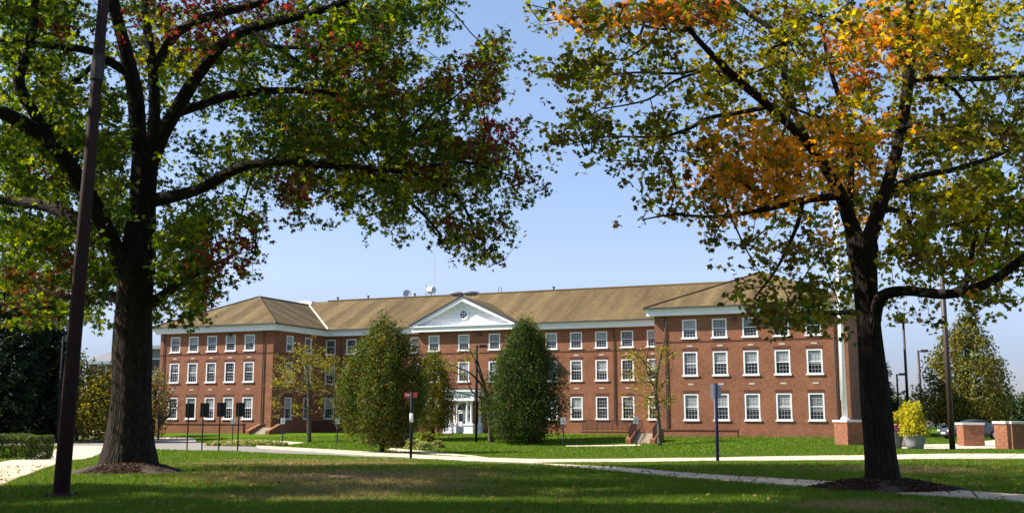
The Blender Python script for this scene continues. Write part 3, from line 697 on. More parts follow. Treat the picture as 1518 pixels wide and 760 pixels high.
def stairs(name, label, pxa, pxb, py_bot, nst, rise, off_bot, depth, zb):
    u0 = fac(pxa, py_bot, off_bot)[0]; u1 = fac(pxb, py_bot, off_bot)[0]
    e = empty(name, fworld((u0 + u1) / 2, off_bot, zb), -TH); tag(e, label, 'steps'); h = (u1 - u0) / 2
    m1 = MB()
    for i in range(nst):
        d = depth / nst; m1.box(-h, h, i * d + (.002 if i else 0), depth + .3, rise * i - (.4 if i == 0 else 0), rise * (i + 1))
    m1.build('steps', M['step'], e)
    for sx in (-1, 1):
        x0_, x1_ = (-h - .42, -h - .004) if sx < 0 else (h + .004, h + .42)
        m1 = MB(); H = nst * rise
        poly = [(-.35, -.4), (depth + .6, -.4), (depth + .6, H + .35), (depth - .1, H + .35), (-.35, .4)]
        n = len(poly)
        m1.face([(x0_, y, z) for y, z in poly], [(y, z) for y, z in poly]); m1.face([(x1_, y, z) for y, z in poly][::-1], [(y, z) for y, z in poly][::-1])
        for i in range(n):
            p_, q_ = poly[i], poly[(i + 1) % n]; m1.quad((x0_, p_[0], p_[1]), (x1_, p_[0], p_[1]), (x1_, q_[0], q_[1]), (x0_, q_[0], q_[1]))
        m1.build('cheek_wall', M['brick_pier'], e)
    return e, h
s1, h1 = stairs('brick_stairs', 'short flight of steps between sloped brick walls by the left wing', 372, 396, 645, 5, .14, -4.2, 1.7, -.56)
s2, h2 = stairs('brick_stairs', 'short flight of concrete steps with railings left of the right wing', 937, 965, 659, 5, .16, -9.5, 1.8, -.86)
def railing(name, label, path, hgt=.95, gap=.12):
    P = [Vector(p) for p in path]; e = empty(name, P[0]); tag(e, label, 'railing'); P = [p - P[0] for p in P]
    up = Vector((0, 0, hgt)); m1 = MB(); m2 = MB(); m3 = MB()
    m1.tube([p + up for p in P], .035, 6); m1.tube([p + Vector((0, 0, .1)) for p in P], .022, 6)
    for p in P: m2.tube([p - Vector((0, 0, .2)), p + up], .035, 6)
    for i in range(len(P) - 1):
        n = max(2, int((P[i + 1] - P[i]).length / gap))
        for k in range(1, n): 
            q = P[i].lerp(P[i + 1], k / n); m3.tube([q + Vector((0, 0, .1)), q + up], .028, 4)
    m1.build('handrail', M['rail'], e); m2.build('post', M['rail'], e); m3.build('balusters', M['rail'], e)
    return e
yr = RM - 2.0
u0 = fac(864, 640, yr)[0]; u1 = fac(953, 640, yr)[0]
wall_obj('brick_kerb_wall', 'low brick ledge under the long railing of the main front', u0 - .1, u1 + .1, yr - .15, yr + .15, -1.0, -.2, M['brick_pier'])
railing('iron_railing', 'long dark iron railing on a ledge before the main front', [fworld(u0 + (u1 - u0) * k / 4, yr, -.09) for k in range(5)])
for sx, lb in ((-1, 'dark iron stair railing on the left side of the steps by the right wing'), (1, 'dark iron stair railing on the right side of the steps by the right wing')):
    o = np.array(s2.location); 
    uu = sx * (h2 + .2)
    b0 = s2.location + Vector((DU[0] * uu - NV[0] * .1, DU[1] * uu - NV[1] * .1, .42)); b1 = s2.location + Vector((DU[0] * uu + NV[0] * 1.7, DU[1] * uu + NV[1] * 1.7, 1.08))
    railing('iron_railing', lb, [b0, b1], .8)
u0 = fac(446, 630, RM - 2.2)[0]; u1 = fac(520, 630, RM - 2.2)[0]
railing('iron_railing', 'dark iron railing behind the yellow tree at the left wing', [fworld(u0 + (u1 - u0) * k / 4, RM - 2.2, -.45) for k in range(5)], 1.1)
for sx, pxs in ((0, (404, 436)),):
    pass
wall_obj('brick_kerb_wall', 'short low brick wall beside the entrance portico', fac(650, 650, -2)[0], fac(668, 650, -2)[0], -2.2, -1.6, -1.1, -.42)

# ------------------------------------------------------------------ leaves and trees
STAR = np.array([(math.cos(math.pi / 2 + k * math.pi / 5) * (1.0 if k % 2 == 0 else .42), math.sin(math.pi / 2 + k * math.pi / 5) * (1.0 if k % 2 == 0 else .42)) for k in range(10)]) * .5
STAR[5] = (0, -.30)
MAPLE = np.array([(0, .55), (.13, .24), (.42, .30), (.30, .02), (.34, -.28), (0, -.26), (-.34, -.28), (-.30, .02), (-.42, .30), (-.13, .24)])
RHOMB = np.array([(0, .55), (.28, .1), (.16, -.35), (0, -.5), (-.16, -.35), (-.28, .1)])
QUAD = np.array([(0, .5), (.32, 0), (0, -.5), (-.32, 0)])
def unit(a): return a / np.maximum(np.linalg.norm(a, axis=-1, keepdims=True), 1e-9)
def leaves(name, P, size, shape, cols, mat, parent=None, updir=.55, droop=.25, origin=(0, 0, 0), dirs=None):
    n = len(P); K = len(shape)
    nr = unit(rng.normal(size=(n, 3)) + np.array([0, 0, updir * 2]))
    tv = rng.normal(size=(n, 3)) if dirs is None else dirs + rng.normal(size=(n, 3)) * .5
    tv[:, 2] -= .3
    a = unit(tv - nr * (tv * nr).sum(1, keepdims=True)); b = np.cross(nr, a)
    s = np.asarray(size).reshape(-1, 1, 1) * np.ones((n, 1, 1))
    sx, sy = shape[:, 0], shape[:, 1]
    bend = -(sx ** 2 + sy ** 2) * droop * 2
    V = P[:, None, :] + s * (b[:, None, :] * sx[None, :, None] + a[:, None, :] * sy[None, :, None] + nr[:, None, :] * bend[None, :, None])
    V = V - np.asarray(origin)
    return npmesh(name, V.reshape(-1, 3), K, mat, cols, parent)

SUNV = np.array(sd); SPOTS = [(at(x, y), r) for x, y, r in ((150, 703, .55), (255, 738, .5), (330, 722, .6), (445, 741, .5), (560, 716, .7), (640, 745, .45), (735, 742, .6), (860, 728, .6), (905, 750, .45), (1010, 742, .6), (1120, 748, .4), (400, 702, .7), (690, 706, .6), (505, 728, .4), (60, 748, .4), (790, 712, .5), (1180, 735, .4), (230, 712, .45), (1235, 718, .5), (330, 752, .35), (590, 733, .35), (960, 722, .35))]
def sunlit(P):                                          # True where a clump would block an opening cut for a lawn sun spot
    P = np.asarray(P); k = np.zeros(len(P), bool)
    for g_, r_ in SPOTS:
        d_ = P - np.array(g_); t_ = d_ @ SUNV; k |= np.linalg.norm(d_ - t_[:, None] * SUNV, axis=1) < r_ + .35
    return k
def mix_cols(n, base, var=.3):
    """base: list of (rgb, weight)"""
    c = np.array([b[0] for b in base]); p = np.array([b[1] for b in base], float); p /= p.sum()
    o = c[rng.choice(len(c), n, p=p)]
    return o * rng.uniform(1 - var, 1 + var, (n, 1))

def greedy_branches(limbs, clumps, seg=.45, k=.0048, maxr=.05):
    """limbs: list of (pts, radii). returns list of (p, q, rp, rq) twig segments joining every clump to the nearest wood"""
    nodes = []; par = []; fixed = []
    for pts, rad in limbs:
        for i in range(len(pts) - 1):
            for t in np.linspace(0, 1, 4)[:-1]: nodes.append(np.array(pts[i]) * (1 - t) + np.array(pts[i + 1]) * t); par.append(-1)
        nodes.append(np.array(pts[-1])); par.append(-1)
    nb = len(nodes); cap = nb + len(clumps) * 8
    A = np.zeros((cap, 3)); A[:nb] = nodes; n = nb
    d0 = np.min(np.linalg.norm(clumps[:, None, :] - A[None, :nb:2, :], axis=2), axis=1)
    for ci in np.argsort(d0):
        c = clumps[ci]; dd = np.linalg.norm(A[:n] - c, axis=1); j = int(np.argmin(dd)); L = dd[j]
        if L < .05: continue
        m = min(6, max(1, int(L / seg))); p0 = A[j].copy(); prev = j
        for q in range(1, m + 1):
            t = q / m; pt = p0 * (1 - t) + c * t
            if q < m: pt = pt + rng.normal(size=3) * .05 * L / m + np.array([0, 0, .10 * L * t * (1 - t)])
            A[n] = pt; par.append(prev); prev = n; n += 1
    cnt = np.ones(n); cnt[:nb] = 0
    for i in range(n - 1, nb - 1, -1): cnt[par[i]] += cnt[i]
    out = []
    for i in range(nb, n):
        j = par[i]; ri = min(maxr, k * math.sqrt(cnt[i])); rj = min(maxr, k * math.sqrt(cnt[j])) if j >= nb else ri * 1.15
        out.append((A[j], A[i], rj, ri))
    return out
def twig_mesh(name, segs, mat, parent, origin):
    mb = MB(); o = Vector(origin)
    P = np.array([s[0] for s in segs]) - np.array(origin); Q = np.array([s[1] for s in segs]) - np.array(origin)
    rp = np.array([s[2] for s in segs])[:, None]; rq = np.array([s[3] for s in segs])[:, None]
    t = unit(Q - P); ref = np.where(np.abs(t[:, 2:3]) > .9, np.array([[1., 0, 0]]), np.array([[0., 0, 1]]))
    a = unit(np.cross(t, ref)); b = np.cross(t, a); n = 5; V = []
    an = [2 * math.pi * i / n for i in range(n + 1)]
    for i in range(n):
        c0, s0, c1, s1 = math.cos(an[i]), math.sin(an[i]), math.cos(an[i + 1]), math.sin(an[i + 1])
        V.append(np.stack([P + rp * (a * c0 + b * s0), P + rp * (a * c1 + b * s1), Q + rq * (a * c1 + b * s1), Q + rq * (a * c0 + b * s0)], 1))
    V = np.concatenate(V, 0).reshape(-1, 3)
    return npmesh(name, V, 4, mat, None, parent)
def smooth_path(pts, rad, n=4):
    pts = [np.array(p, float) for p in pts]; o = []; r = []
    for i in range(len(pts) - 1):
        p0 = pts[max(i - 1, 0)]; p1 = pts[i]; p2 = pts[i + 1]; p3 = pts[min(i + 2, len(pts) - 1)]
        for k in range(n):
            t = k / n
            o.append(.5 * (2 * p1 + (p2 - p0) * t + (2 * p0 - 5 * p1 + 4 * p2 - p3) * t * t + (3 * p1 - p0 - 3 * p2 + p3) * t ** 3)); r.append(rad[i] * (1 - t) + rad[i + 1] * t)
    o.append(pts[-1]); r.append(rad[-1]); return o, r
def barkrough(seed, amp=.07, ridges=11):
    ph = [random.uniform(0, 6.28) for _ in range(4)]
    def f(an, L): return 1 + amp * (.55 * math.sin(an * ridges + ph[0] + L * .8) + .35 * math.sin(an * 17 + ph[1] - L * 1.7) + .4 * math.sin(an * 3 + L * 1.1 + ph[2])) + .04 * math.sin(L * 2.3 + ph[3])
    return f

LMAP = ['99983476657557788888872', '9996557776766768999876204', '99763568888875778997400572', '88852467878874589898748881', '8887375645877568998888886', '8888775422368989999875662', '99999887231678899999886665', '99999984325776999988879985', '999888525556889999999999874', '998789533442458568888787442', '888789636887526224695677761', '99998864895460000024058732', '9998884499886000000000675', '8988883399723', '67787624896', '25566316464']
RMAP = ['2378889999656766688778865', '2447778856778876799998855', '0336776346777766889999734', '3788554356678875766776667', '1565455678788866776775677', '0476246566778876777778789', '0567656655678788877888889', '0535666477889999877787888', '0000565678999888887768888', '0000034677888777888878888', '0000046646666655767889899', '0000200004345564537888899', '0000000000456545237888888', '0000000000443666156788878', '0000000000455787034455776', '0000000000168775133221323', '0000000000002441010000000']
LBLOB = [(330, 10, 110, 35, 'red', .7), (300, 60, 40, 30, 'red', .5), (490, 70, 70, 40, 'red', .3), (345, 372, 48, 45, 'red', .8), (240, 30, 70, 45, 'red', .45), (120, 30, 40, 30, 'red', .3), (45, 440, 38, 45, 'rust', .6),
         (90, 395, 30, 35, 'red', .35), (80, 150, 60, 45, 'yel', .35), (430, 290, 42, 38, 'rust', .6), (725, 95, 60, 75, 'rust', .6), (750, 200, 50, 32, 'red', .65), (690, 240, 70, 60, 'rust', .3), (780, 262, 45, 35, 'rust', .6),
         (480, 180, 60, 45, 'rust', .3), (545, 130, 55, 35, 'rust', .3), (500, 150, 50, 60, 'yel', .4), (690, 360, 60, 35, 'rust', .4), (80, 265, 30, 30, 'red', .35), (325, 440, 40, 50, 'rust', .4), (540, 290, 70, 40, 'yel', .3), (250, 90, 60, 60, 'yel', .3), (640, 110, 60, 60, 'rust', .25)]
RBLOB = [(1170, 245, 110, 55, 'ora', .75), (1090, 250, 55, 65, 'ora', .7), (1130, 295, 75, 32, 'ora', .7), (1310, 60, 75, 55, 'ora', .5), (1275, 95, 55, 50, 'red2', .5), (1370, 50, 110, 60, 'gold', .65), (1440, 45, 55, 45, 'gold', .6),
         (1000, 8, 70, 25, 'red2', .5), (880, 20, 80, 35, 'ora', .3), (1270, 335, 55, 22, 'ora', .6), (1450, 410, 32, 28, 'ora', .5), (1250, 230, 70, 45, 'ora', .5), (1440, 290, 55, 25, 'gold', .5), (1060, 120, 90, 60, 'gold', .3),
         (815, 230, 40, 22, 'rust', .5), (1240, 130, 90, 90, 'gold', .3), (1090, 200, 50, 30, 'gold', .5), (1330, 250, 120, 90, 'gold', .35), (1030, 330, 90, 50, 'gold', .1)]
PAL = {'green': (.050, .082, .010), 'dgreen': (.032, .054, .009), 'lime': (.17, .20, .016), 'yel': (.23, .21, .022), 'red': (.15, .032, .028), 'rust': (.10, .036, .016), 'ora': (.58, .26, .038), 'red2': (.46, .15, .05), 'gold': (.36, .285, .03), 'olive': (.105, .10, .014), 'brown': (.11, .07, .02)}
def big_tree(name, label, base, Yc, limbs, cmap, blobs, Rlat, Rdep, leafsize, shape, ncell, basecols, offc, offr, offn, bark, col0=0, dmul=1.2):
    e = empty(name, base); tag(e, label, 'tree')
    org = np.array(base)
    wood = []; tm = MB()
    for li, (pts, sides, rg) in enumerate(limbs):
        W = [atY(x, y, Yc + d) for x, y, r, d in pts]; rad = [r * (Yc + d) / F for x, y, r, d in pts]
        P, Rr = smooth_path([tuple(q) for q in W], rad, 5 if li == 0 else 4)
        wood.append((P, Rr))
        tm.tube([Vector(q - org) for q in P], Rr, sides, True, 0, barkrough(li, rg))
    tm.build('trunk', bark, e, True)
    # foliage clumps; where a limb shows in front most of them hang behind it
    LIMB = []
    for pts, sides, rg in limbs:
        for i in range(len(pts) - 1):
            a_, b_ = np.array(pts[i]), np.array(pts[i + 1]); m_ = max(1, int(np.hypot(*(b_ - a_)[:2]) / 12))
            for q_ in range(m_):
                c_ = a_ + (b_ - a_) * q_ / m_
                if c_[2] > 3.4 and -20 < c_[1] < 480: LIMB.append(tuple(c_))
    cl = []; cc = []
    Xc = base[0]
    for rI, row in enumerate(cmap):
        for cI, ch in enumerate(row):
            if ch in '. 0': continue
            cov = min(.975, int(ch) / 9.0 * .99)
            nl = -math.log(1 - cov) * ncell * (1.25 + .55 * math.sin(cI * 2.4 + 1.7 * math.sin(rI * 1.9)) * math.sin(rI * 2.1 + 1.3 * math.cos(cI * 1.3)))
            nclump = nl / 9.0 * dmul; k = int(nclump) + (rng.random() < nclump % 1)
            for _ in range(k):
                px = (cI + col0) * 30 + 15 + rng.uniform(-17, 17); py = rI * 30 + 15 + rng.uniform(-17, 17)
                t = min(1, abs((px - CX) / F * Yc - Xc) / Rlat); hd = Rdep * math.sqrt(max(0, 1 - t * t)) + .8
                d = rng.uniform(-1, 1) * hd
                X3 = (px / F * Yc * 5.0, d * 4.2, py / F * Yc * 5.4)
                if math.sin(X3[0] + 1.3 * math.sin(X3[1])) + math.sin(X3[1] * 1.1 + 1.2 * math.sin(X3[2])) + math.sin(X3[2] + 1.1 * math.sin(X3[0] * .8)) < -.15 and rng.random() < .8: continue
                bb = None
                for (bx, by, brx, bry, cn, pr) in blobs:
                    if rng.random() < 1.15 * pr * math.exp(-.75 * (((px - bx) / brx) ** 2 + ((py - by) / bry) ** 2) ** 1.4) * (.8 + .2 * math.sin(px * .09 + py * .05) * math.sin(py * .11)): bb = cn; break
                if bb in ('ora', 'red2', 'gold'): d = -abs(d) * .8 - .15 * hd
                for (sx_, sy_, sr_, sdp) in LIMB:
                    if abs(px - sx_) < sr_ + 7 and abs(py - sy_) < sr_ + 7 and d < sdp + .3 and rng.random() < .75: d = sdp + .3 + abs(rng.normal()) * 1.5; break
                p_ = atY(px, py, Yc + d)
                if p_.z < .8: continue
                cl.append(np.array(p_)); cc.append(bb)
    nin = len(cl)
    # the crown outside the picture
    tries = 0
    while len(cl) < nin + offn and tries < 60000:
        tries += 1
        q = rng.normal(size=3); q = q / np.linalg.norm(q) * rng.random() ** .45; p_ = np.array(offc) + q * np.array(offr)
        dep = p_[1] * math.cos(PITCH) + (p_[2] - EYE) * math.sin(PITCH); up = (p_[2] - EYE) * math.cos(PITCH) - p_[1] * math.sin(PITCH)
        if dep < 1: continue
        px = CX + F * p_[0] / dep; py = CY - F * up / dep
        if -20 < px < 1540 and -20 < py < 780: continue
        if sunlit([p_])[0]: continue
        cl.append(p_); cc.append(None)
    cl = np.array(cl)
    twig_mesh('twigs', greedy_branches(wood, cl[::4], .45, .0042, .04), bark, e, org)
    n = 9; Pn = np.repeat(cl, n, 0); ax = unit(rng.normal(size=(len(cl), 3)) * np.array([1, 1, .45])); ax = np.repeat(ax, n, 0)
    Pn = Pn + ax * rng.uniform(-.24, .24, (len(Pn), 1)) * (leafsize / .14) + rng.normal(size=Pn.shape) * .06 * (leafsize / .14)
    cols = np.zeros((len(Pn), 3))
    for i, c in enumerate(cc):
        s_ = slice(i * n, i * n + n)
        if c is None: cols[s_] = mix_cols(1, basecols, .25) * rng.uniform(.75, 1.25, (n, 1))
        else:
            cols[s_] = np.array(PAL[c]) * rng.uniform(.7, 1.3, (n, 1)); 
            if rng.random() < .6: cols[i * n:i * n + 3] = mix_cols(3, basecols)
    leaves('crown', Pn, leafsize * rng.uniform(.7, 1.15, len(Pn)), shape, cols, M['leaf'], e, .45, .3, org)
    return e, cl
# left tree ------------------------------------------------------------
YL = 27.5; lb = atY(193, 668, YL); 
LT = [([(190, 690, 42, 0), (191, 672, 37, 0), (192, 655, 33, 0), (194, 620, 30.5, 0), (196, 560, 28.5, 0), (197, 500, 26.5, 0), (199, 450, 26.5, 0), (202, 395, 28, 0), (207, 350, 22, 0), (211, 300, 20, 0), (214, 255, 19.5, 0), (218, 225, 19, 0)], 40, .035),
      ([(214, 250, 15, 0), (206, 205, 13, -.2), (200, 140, 12, -.4), (186, 75, 10, -.6), (168, 5, 9, -.8), (150, -90, 7, -1.2), (140, -190, 4, -1.5)], 14, .05),
      ([(222, 245, 13, .2), (228, 195, 10, .5), (228, 120, 8, .9), (216, 20, 7, 1.3), (212, -80, 5, 1.6), (215, -170, 3, 1.8)], 12, .05),
      ([(222, 240, 14, 0), (240, 200, 12, -.3), (264, 158, 11, -.7), (292, 112, 9.5, -1.1), (332, 64, 9, -1.5), (372, 42, 8.5, -1.9), (430, 28, 7, -2.3), (500, 8, 5, -2.8), (560, -30, 3, -3.2)], 12, .05),
      ([(258, 168, 8, -.5), (300, 155, 7, .0), (342, 141, 7, .5), (400, 135, 6, 1), (470, 136, 5, 1.5), (540, 150, 3, 2), (600, 160, 2, 2.3)], 10, .05),
      ([(228, 110, 7, .9), (255, 58, 7.5, 1.5), (300, 28, 7, 2), (390, 3, 5.5, 2.6), (450, -30, 4, 3)], 10, .05),
      ([(372, 42, 5, -1.9), (395, 65, 4, -2.2), (420, 70, 3.5, -2.5), (490, 72, 2.5, -2.8)], 8, .04),
      ([(395, 62, 3, -2.2), (440, 90, 3, -2), (470, 115, 2, -2)], 8, .04),
      ([(222, 298, 11, 0), (262, 290, 9.5, -.4), (302, 277, 8.5, -.9), (340, 255, 8, -1.4), (376, 243, 7, -1.8), (425, 241, 6, -2.2), (500, 247, 5, -2.6), (590, 254, 4, -3), (655, 272, 3, -3.2), (690, 310, 2.2, -3.3), (705, 352, 1.5, -3.3)], 12, .05),
      ([(540, 250, 4, -2.7), (590, 285, 3, -2.4), (630, 320, 2.2, -2.2), (655, 350, 1.5, -2.1)], 8, .04),
      ([(560, 252, 3, -2.8), (600, 215, 2.5, -3.2), (640, 170, 2, -3.6), (690, 130, 1.4, -3.9), (725, 80, 1, -4)], 7, .04),
      ([(600, 255, 3, -3), (680, 240, 2.2, -2.6), (740, 255, 1.5, -2.3), (785, 270, 1, -2.2)], 7, .04),
      ([(196, 425, 18, 0), (168, 362, 13, -.5), (142, 312, 13, -1), (115, 266, 13, -1.5), (80, 216, 12, -2), (30, 180, 11, -2.6), (-50, 145, 9, -3.4), (-140, 120, 6, -4)], 14, .05),
      ([(196, 112, 8, -.3), (160, 90, 7, -.8), (130, 75, 6, -1.2), (65, 67, 5, -1.8), (0, 60, 3.5, -2.2)], 10, .05),
      ([(150, 86, 5, -.9), (112, 120, 4, -.6), (92, 132, 2.5, -.4)], 8, .05),
      ([(128, 335, 10, -.9), (72, 306, 9, -.2), (20, 298, 8, .5), (-60, 288, 6, 1.2)], 10, .05),
      ([(182, 445, 8, 0), (150, 437, 6, .7), (120, 442, 5, 1.2), (68, 432, 5, 1.8), (44, 402, 4, 2.3), (15, 384, 3, 2.8)], 10, .05),
      ([(205, 462, 9, 0), (238, 440, 8, -.2), (262, 424, 6, -.5), (300, 400, 4, -.9), (345, 380, 2, -1.2)], 10, .05),
      ([(80, 216, 8, -2), (30, 130, 9, -2.5), (36, 90, 8, -2.6), (52, 20, 7, -2.8), (50, -60, 5, -3)], 10, .05)]
t1, cl1 = big_tree('maple_tree', 'large dark trunked tree with star shaped green and red leaves, left foreground', tuple(lb), YL, LT, LMAP, LBLOB, 11.5, 6.5, .17, STAR, 125,
    [(PAL['green'], .5), (PAL['dgreen'], .18), (PAL['lime'], .28), (PAL['olive'], .06)], (-9.8, YL, 12.5), (10.5, 8.0, 8.5), 2800, M['bark'])
# right tree ------------------------------------------------------------
YR = 20.5; rb = atY(1306, 722, YR)
RT = [([(1310, 745, 44, 0), (1309, 726, 31, 0), (1308, 705, 25, 0), (1304, 660, 22.5, 0), (1299, 600, 21, 0), (1294, 545, 19, 0), (1289, 490, 18, 0), (1284, 440, 17.5, 0), (1281, 400, 18, 0), (1278, 368, 22, 0), (1275, 345, 19, 0)], 36, .04),
      ([(1274, 365, 14, 0), (1258, 322, 11, -.1), (1246, 288, 9, -.2), (1224, 248, 8, -.4), (1190, 205, 7, -.6), (1140, 158, 6.5, -.9), (1095, 120, 6, -1.1), (1058, 84, 5, -1.3), (1024, 46, 4, -1.5), (1000, 5, 3, -1.7)], 12, .05),
      ([(1283, 372, 14, 0), (1297, 330, 11, .2), (1312, 285, 9.5, .3), (1326, 238, 9, .4), (1337, 185, 8.5, .5), (1346, 120, 8.5, .5), (1350, 50, 7, .5), (1346, -40, 5, .4), (1340, -140, 3, .3)], 12, .05),
      ([(1293, 500, 12, -.1), (1299, 462, 9, -.3), (1309, 438, 8.5, -.5), (1345, 431, 7.6, -.9), (1392, 436, 7.6, -1.3), (1428, 432, 7.2, -1.6), (1472, 415, 6.8, -1.9), (1520, 382, 7, -2.2), (1590, 345, 5, -2.6)], 12, .05),
      ([(1246, 290, 7, -.2), (1192, 297, 5.5, -.8), (1130, 311, 4, -1.4), (1062, 321, 2.6, -1.9), (1000, 318, 1.6, -2.2), (955, 325, 1, -2.4)], 8, .04),
      ([(1190, 297, 4, -.8), (1183, 330, 3.2, -1.2), (1168, 365, 2.8, -1.4), (1150, 400, 2.2, -1.5), (1118, 442, 1.3, -1.6)], 8, .04),
      ([(1140, 158, 4, -.9), (1090, 168, 3.6, -.6), (1050, 175, 3.4, -.3), (1018, 192, 3, 0), (975, 203, 2.2, .3), (900, 203, 1.3, .6), (840, 215, .8, .8)], 8, .04),
      ([(1095, 120, 4, -1.1), (1055, 101, 3.2, -.6), (1005, 109, 2.6, -.2), (935, 108, 1.6, .2), (860, 118, .9, .5)], 8, .04),
      ([(1060, 100, 2.6, -.6), (1000, 120, 2, -.8), (960, 148, 1.6, -1), (890, 162, .9, -1.1)], 7, .04),
      ([(1024, 46, 2.6, -1.5), (970, 42, 1.8, -1.6), (900, 25, 1.2, -1.5), (800, 32, .7, -1.4)], 7, .04),
      ([(1200, 215, 5, -.6), (1165, 130, 5, .3), (1160, 60, 4.5, .8), (1110, 20, 4, 1.2), (1060, -20, 3, 1.5)], 8, .04),
      ([(1345, 120, 5, .5), (1400, 116, 4.4, 1), (1450, 117, 4.4, 1.5), (1520, 112, 3.6, 2), (1600, 100, 2.5, 2.4)], 8, .04),
      ([(1330, 190, 4.5, .4), (1365, 184, 4, -.3), (1398, 192, 3, -.8), (1430, 200, 2, -1.2)], 8, .04),
      ([(1314, 285, 6, .3), (1360, 262, 5, .9), (1420, 250, 4.4, 1.5), (1490, 225, 3.4, 2.1), (1560, 190, 2, 2.5)], 8, .04),
      ([(1305, 310, 5, .3), (1342, 318, 3.6, 1.2), (1355, 362, 3, 1.6), (1362, 405, 2, 1.8)], 8, .04),
      ([(1428, 433, 5, -1.6), (1440, 380, 4, -1.2), (1450, 330, 3, -.8), (1470, 280, 2, -.5)], 8, .04),
      ([(1258, 322, 5, -.1), (1262, 250, 5, .8), (1255, 180, 4.4, 1.4), (1230, 100, 3.6, 2), (1215, 20, 2.6, 2.4)], 8, .04),
      ([(1288, 470, 5, .1), (1255, 462, 3.6, .4), (1215, 468, 2.6, .7), (1180, 462, 1.6, 1)], 8, .04)]
t2, cl2 = big_tree('maple_tree', 'tree turning orange and gold, dark leaning trunk in mulch, right foreground', tuple(rb), YR, RT, RMAP, RBLOB, 7.2, 4.2, .135, MAPLE, 76,
    [(PAL['olive'], .46), (PAL['green'], .12), (PAL['lime'], .18), (PAL['yel'], .12), (PAL['brown'], .16)], (7.2, YR, 9.0), (7.5, 6, 6.5), 1500, M['bark2'], col0=26, dmul=1.15)

# ------------------------------------------------------------------ unseen third big tree, added past the left edge to shade the lawn
sb = Vector((-16.5, 15.0, float(terrain(-16.5, 15.0))))
e = empty('maple_tree', sb); tag(e, 'big green tree added out of view past the left frame edge for its shade', 'tree')
sp, sr = smooth_path([(0, 0, -.2), (0, 0, .8), (.1, 0, 3), (.3, .2, 8), (.2, .3, 15), (0, 0, 23)], [.75, .55, .48, .36, .2, .03], 4)
tm = MB(); tm.tube([Vector(q) for q in sp], sr, 20, True, 0, barkrough(77, .04)); wood = [(sp, sr)]
for k in range(14):
    a_ = k * 2.4; h0 = 3.2 + k * 1.25; L_ = 5.6 * math.sin(math.pi * min(.95, .25 + k / 18)); P, rr = smooth_path([(0.1, 0, h0), (L_ * .5 * math.cos(a_), L_ * .5 * math.sin(a_), h0 + 1.4), (L_ * math.cos(a_), L_ * math.sin(a_), h0 + 2.2)], [.16, .09, .02], 4)
    tm.tube([Vector(q) for q in P], rr, 8); wood.append((P, rr))
tm.build('trunk', M['bark'], e, True)
q = unit(rng.normal(size=(1100, 3))) * rng.random((1100, 1)) ** .42
cl = q * np.array([7.4, 8.2, 10.5]) + np.array([0, 0, 14.2]); g_ = np.sin(cl[:, 0] * 1.1) + np.sin(cl[:, 1] * 1.3 + 1) + np.sin(cl[:, 2] * .9 + 2); cl = cl[g_ > -.75]; cl = cl[~sunlit(cl + np.array(sb))]
twig_mesh('twigs', greedy_branches(wood, cl, .6, .008, .05), M['bark'], e, (0, 0, 0))
P = np.repeat(cl, 130, 0) + rng.normal(size=(len(cl) * 130, 3)) * np.array([.40, .40, .30])
leaves('crown', P, .30 * rng.uniform(.7, 1.2, len(P)), STAR, np.repeat(mix_cols(len(cl), [(PAL['green'], .6), (PAL['lime'], .25), (PAL['olive'], .15)], .25), 130, 0), M['leaf'], e, .45, .3)

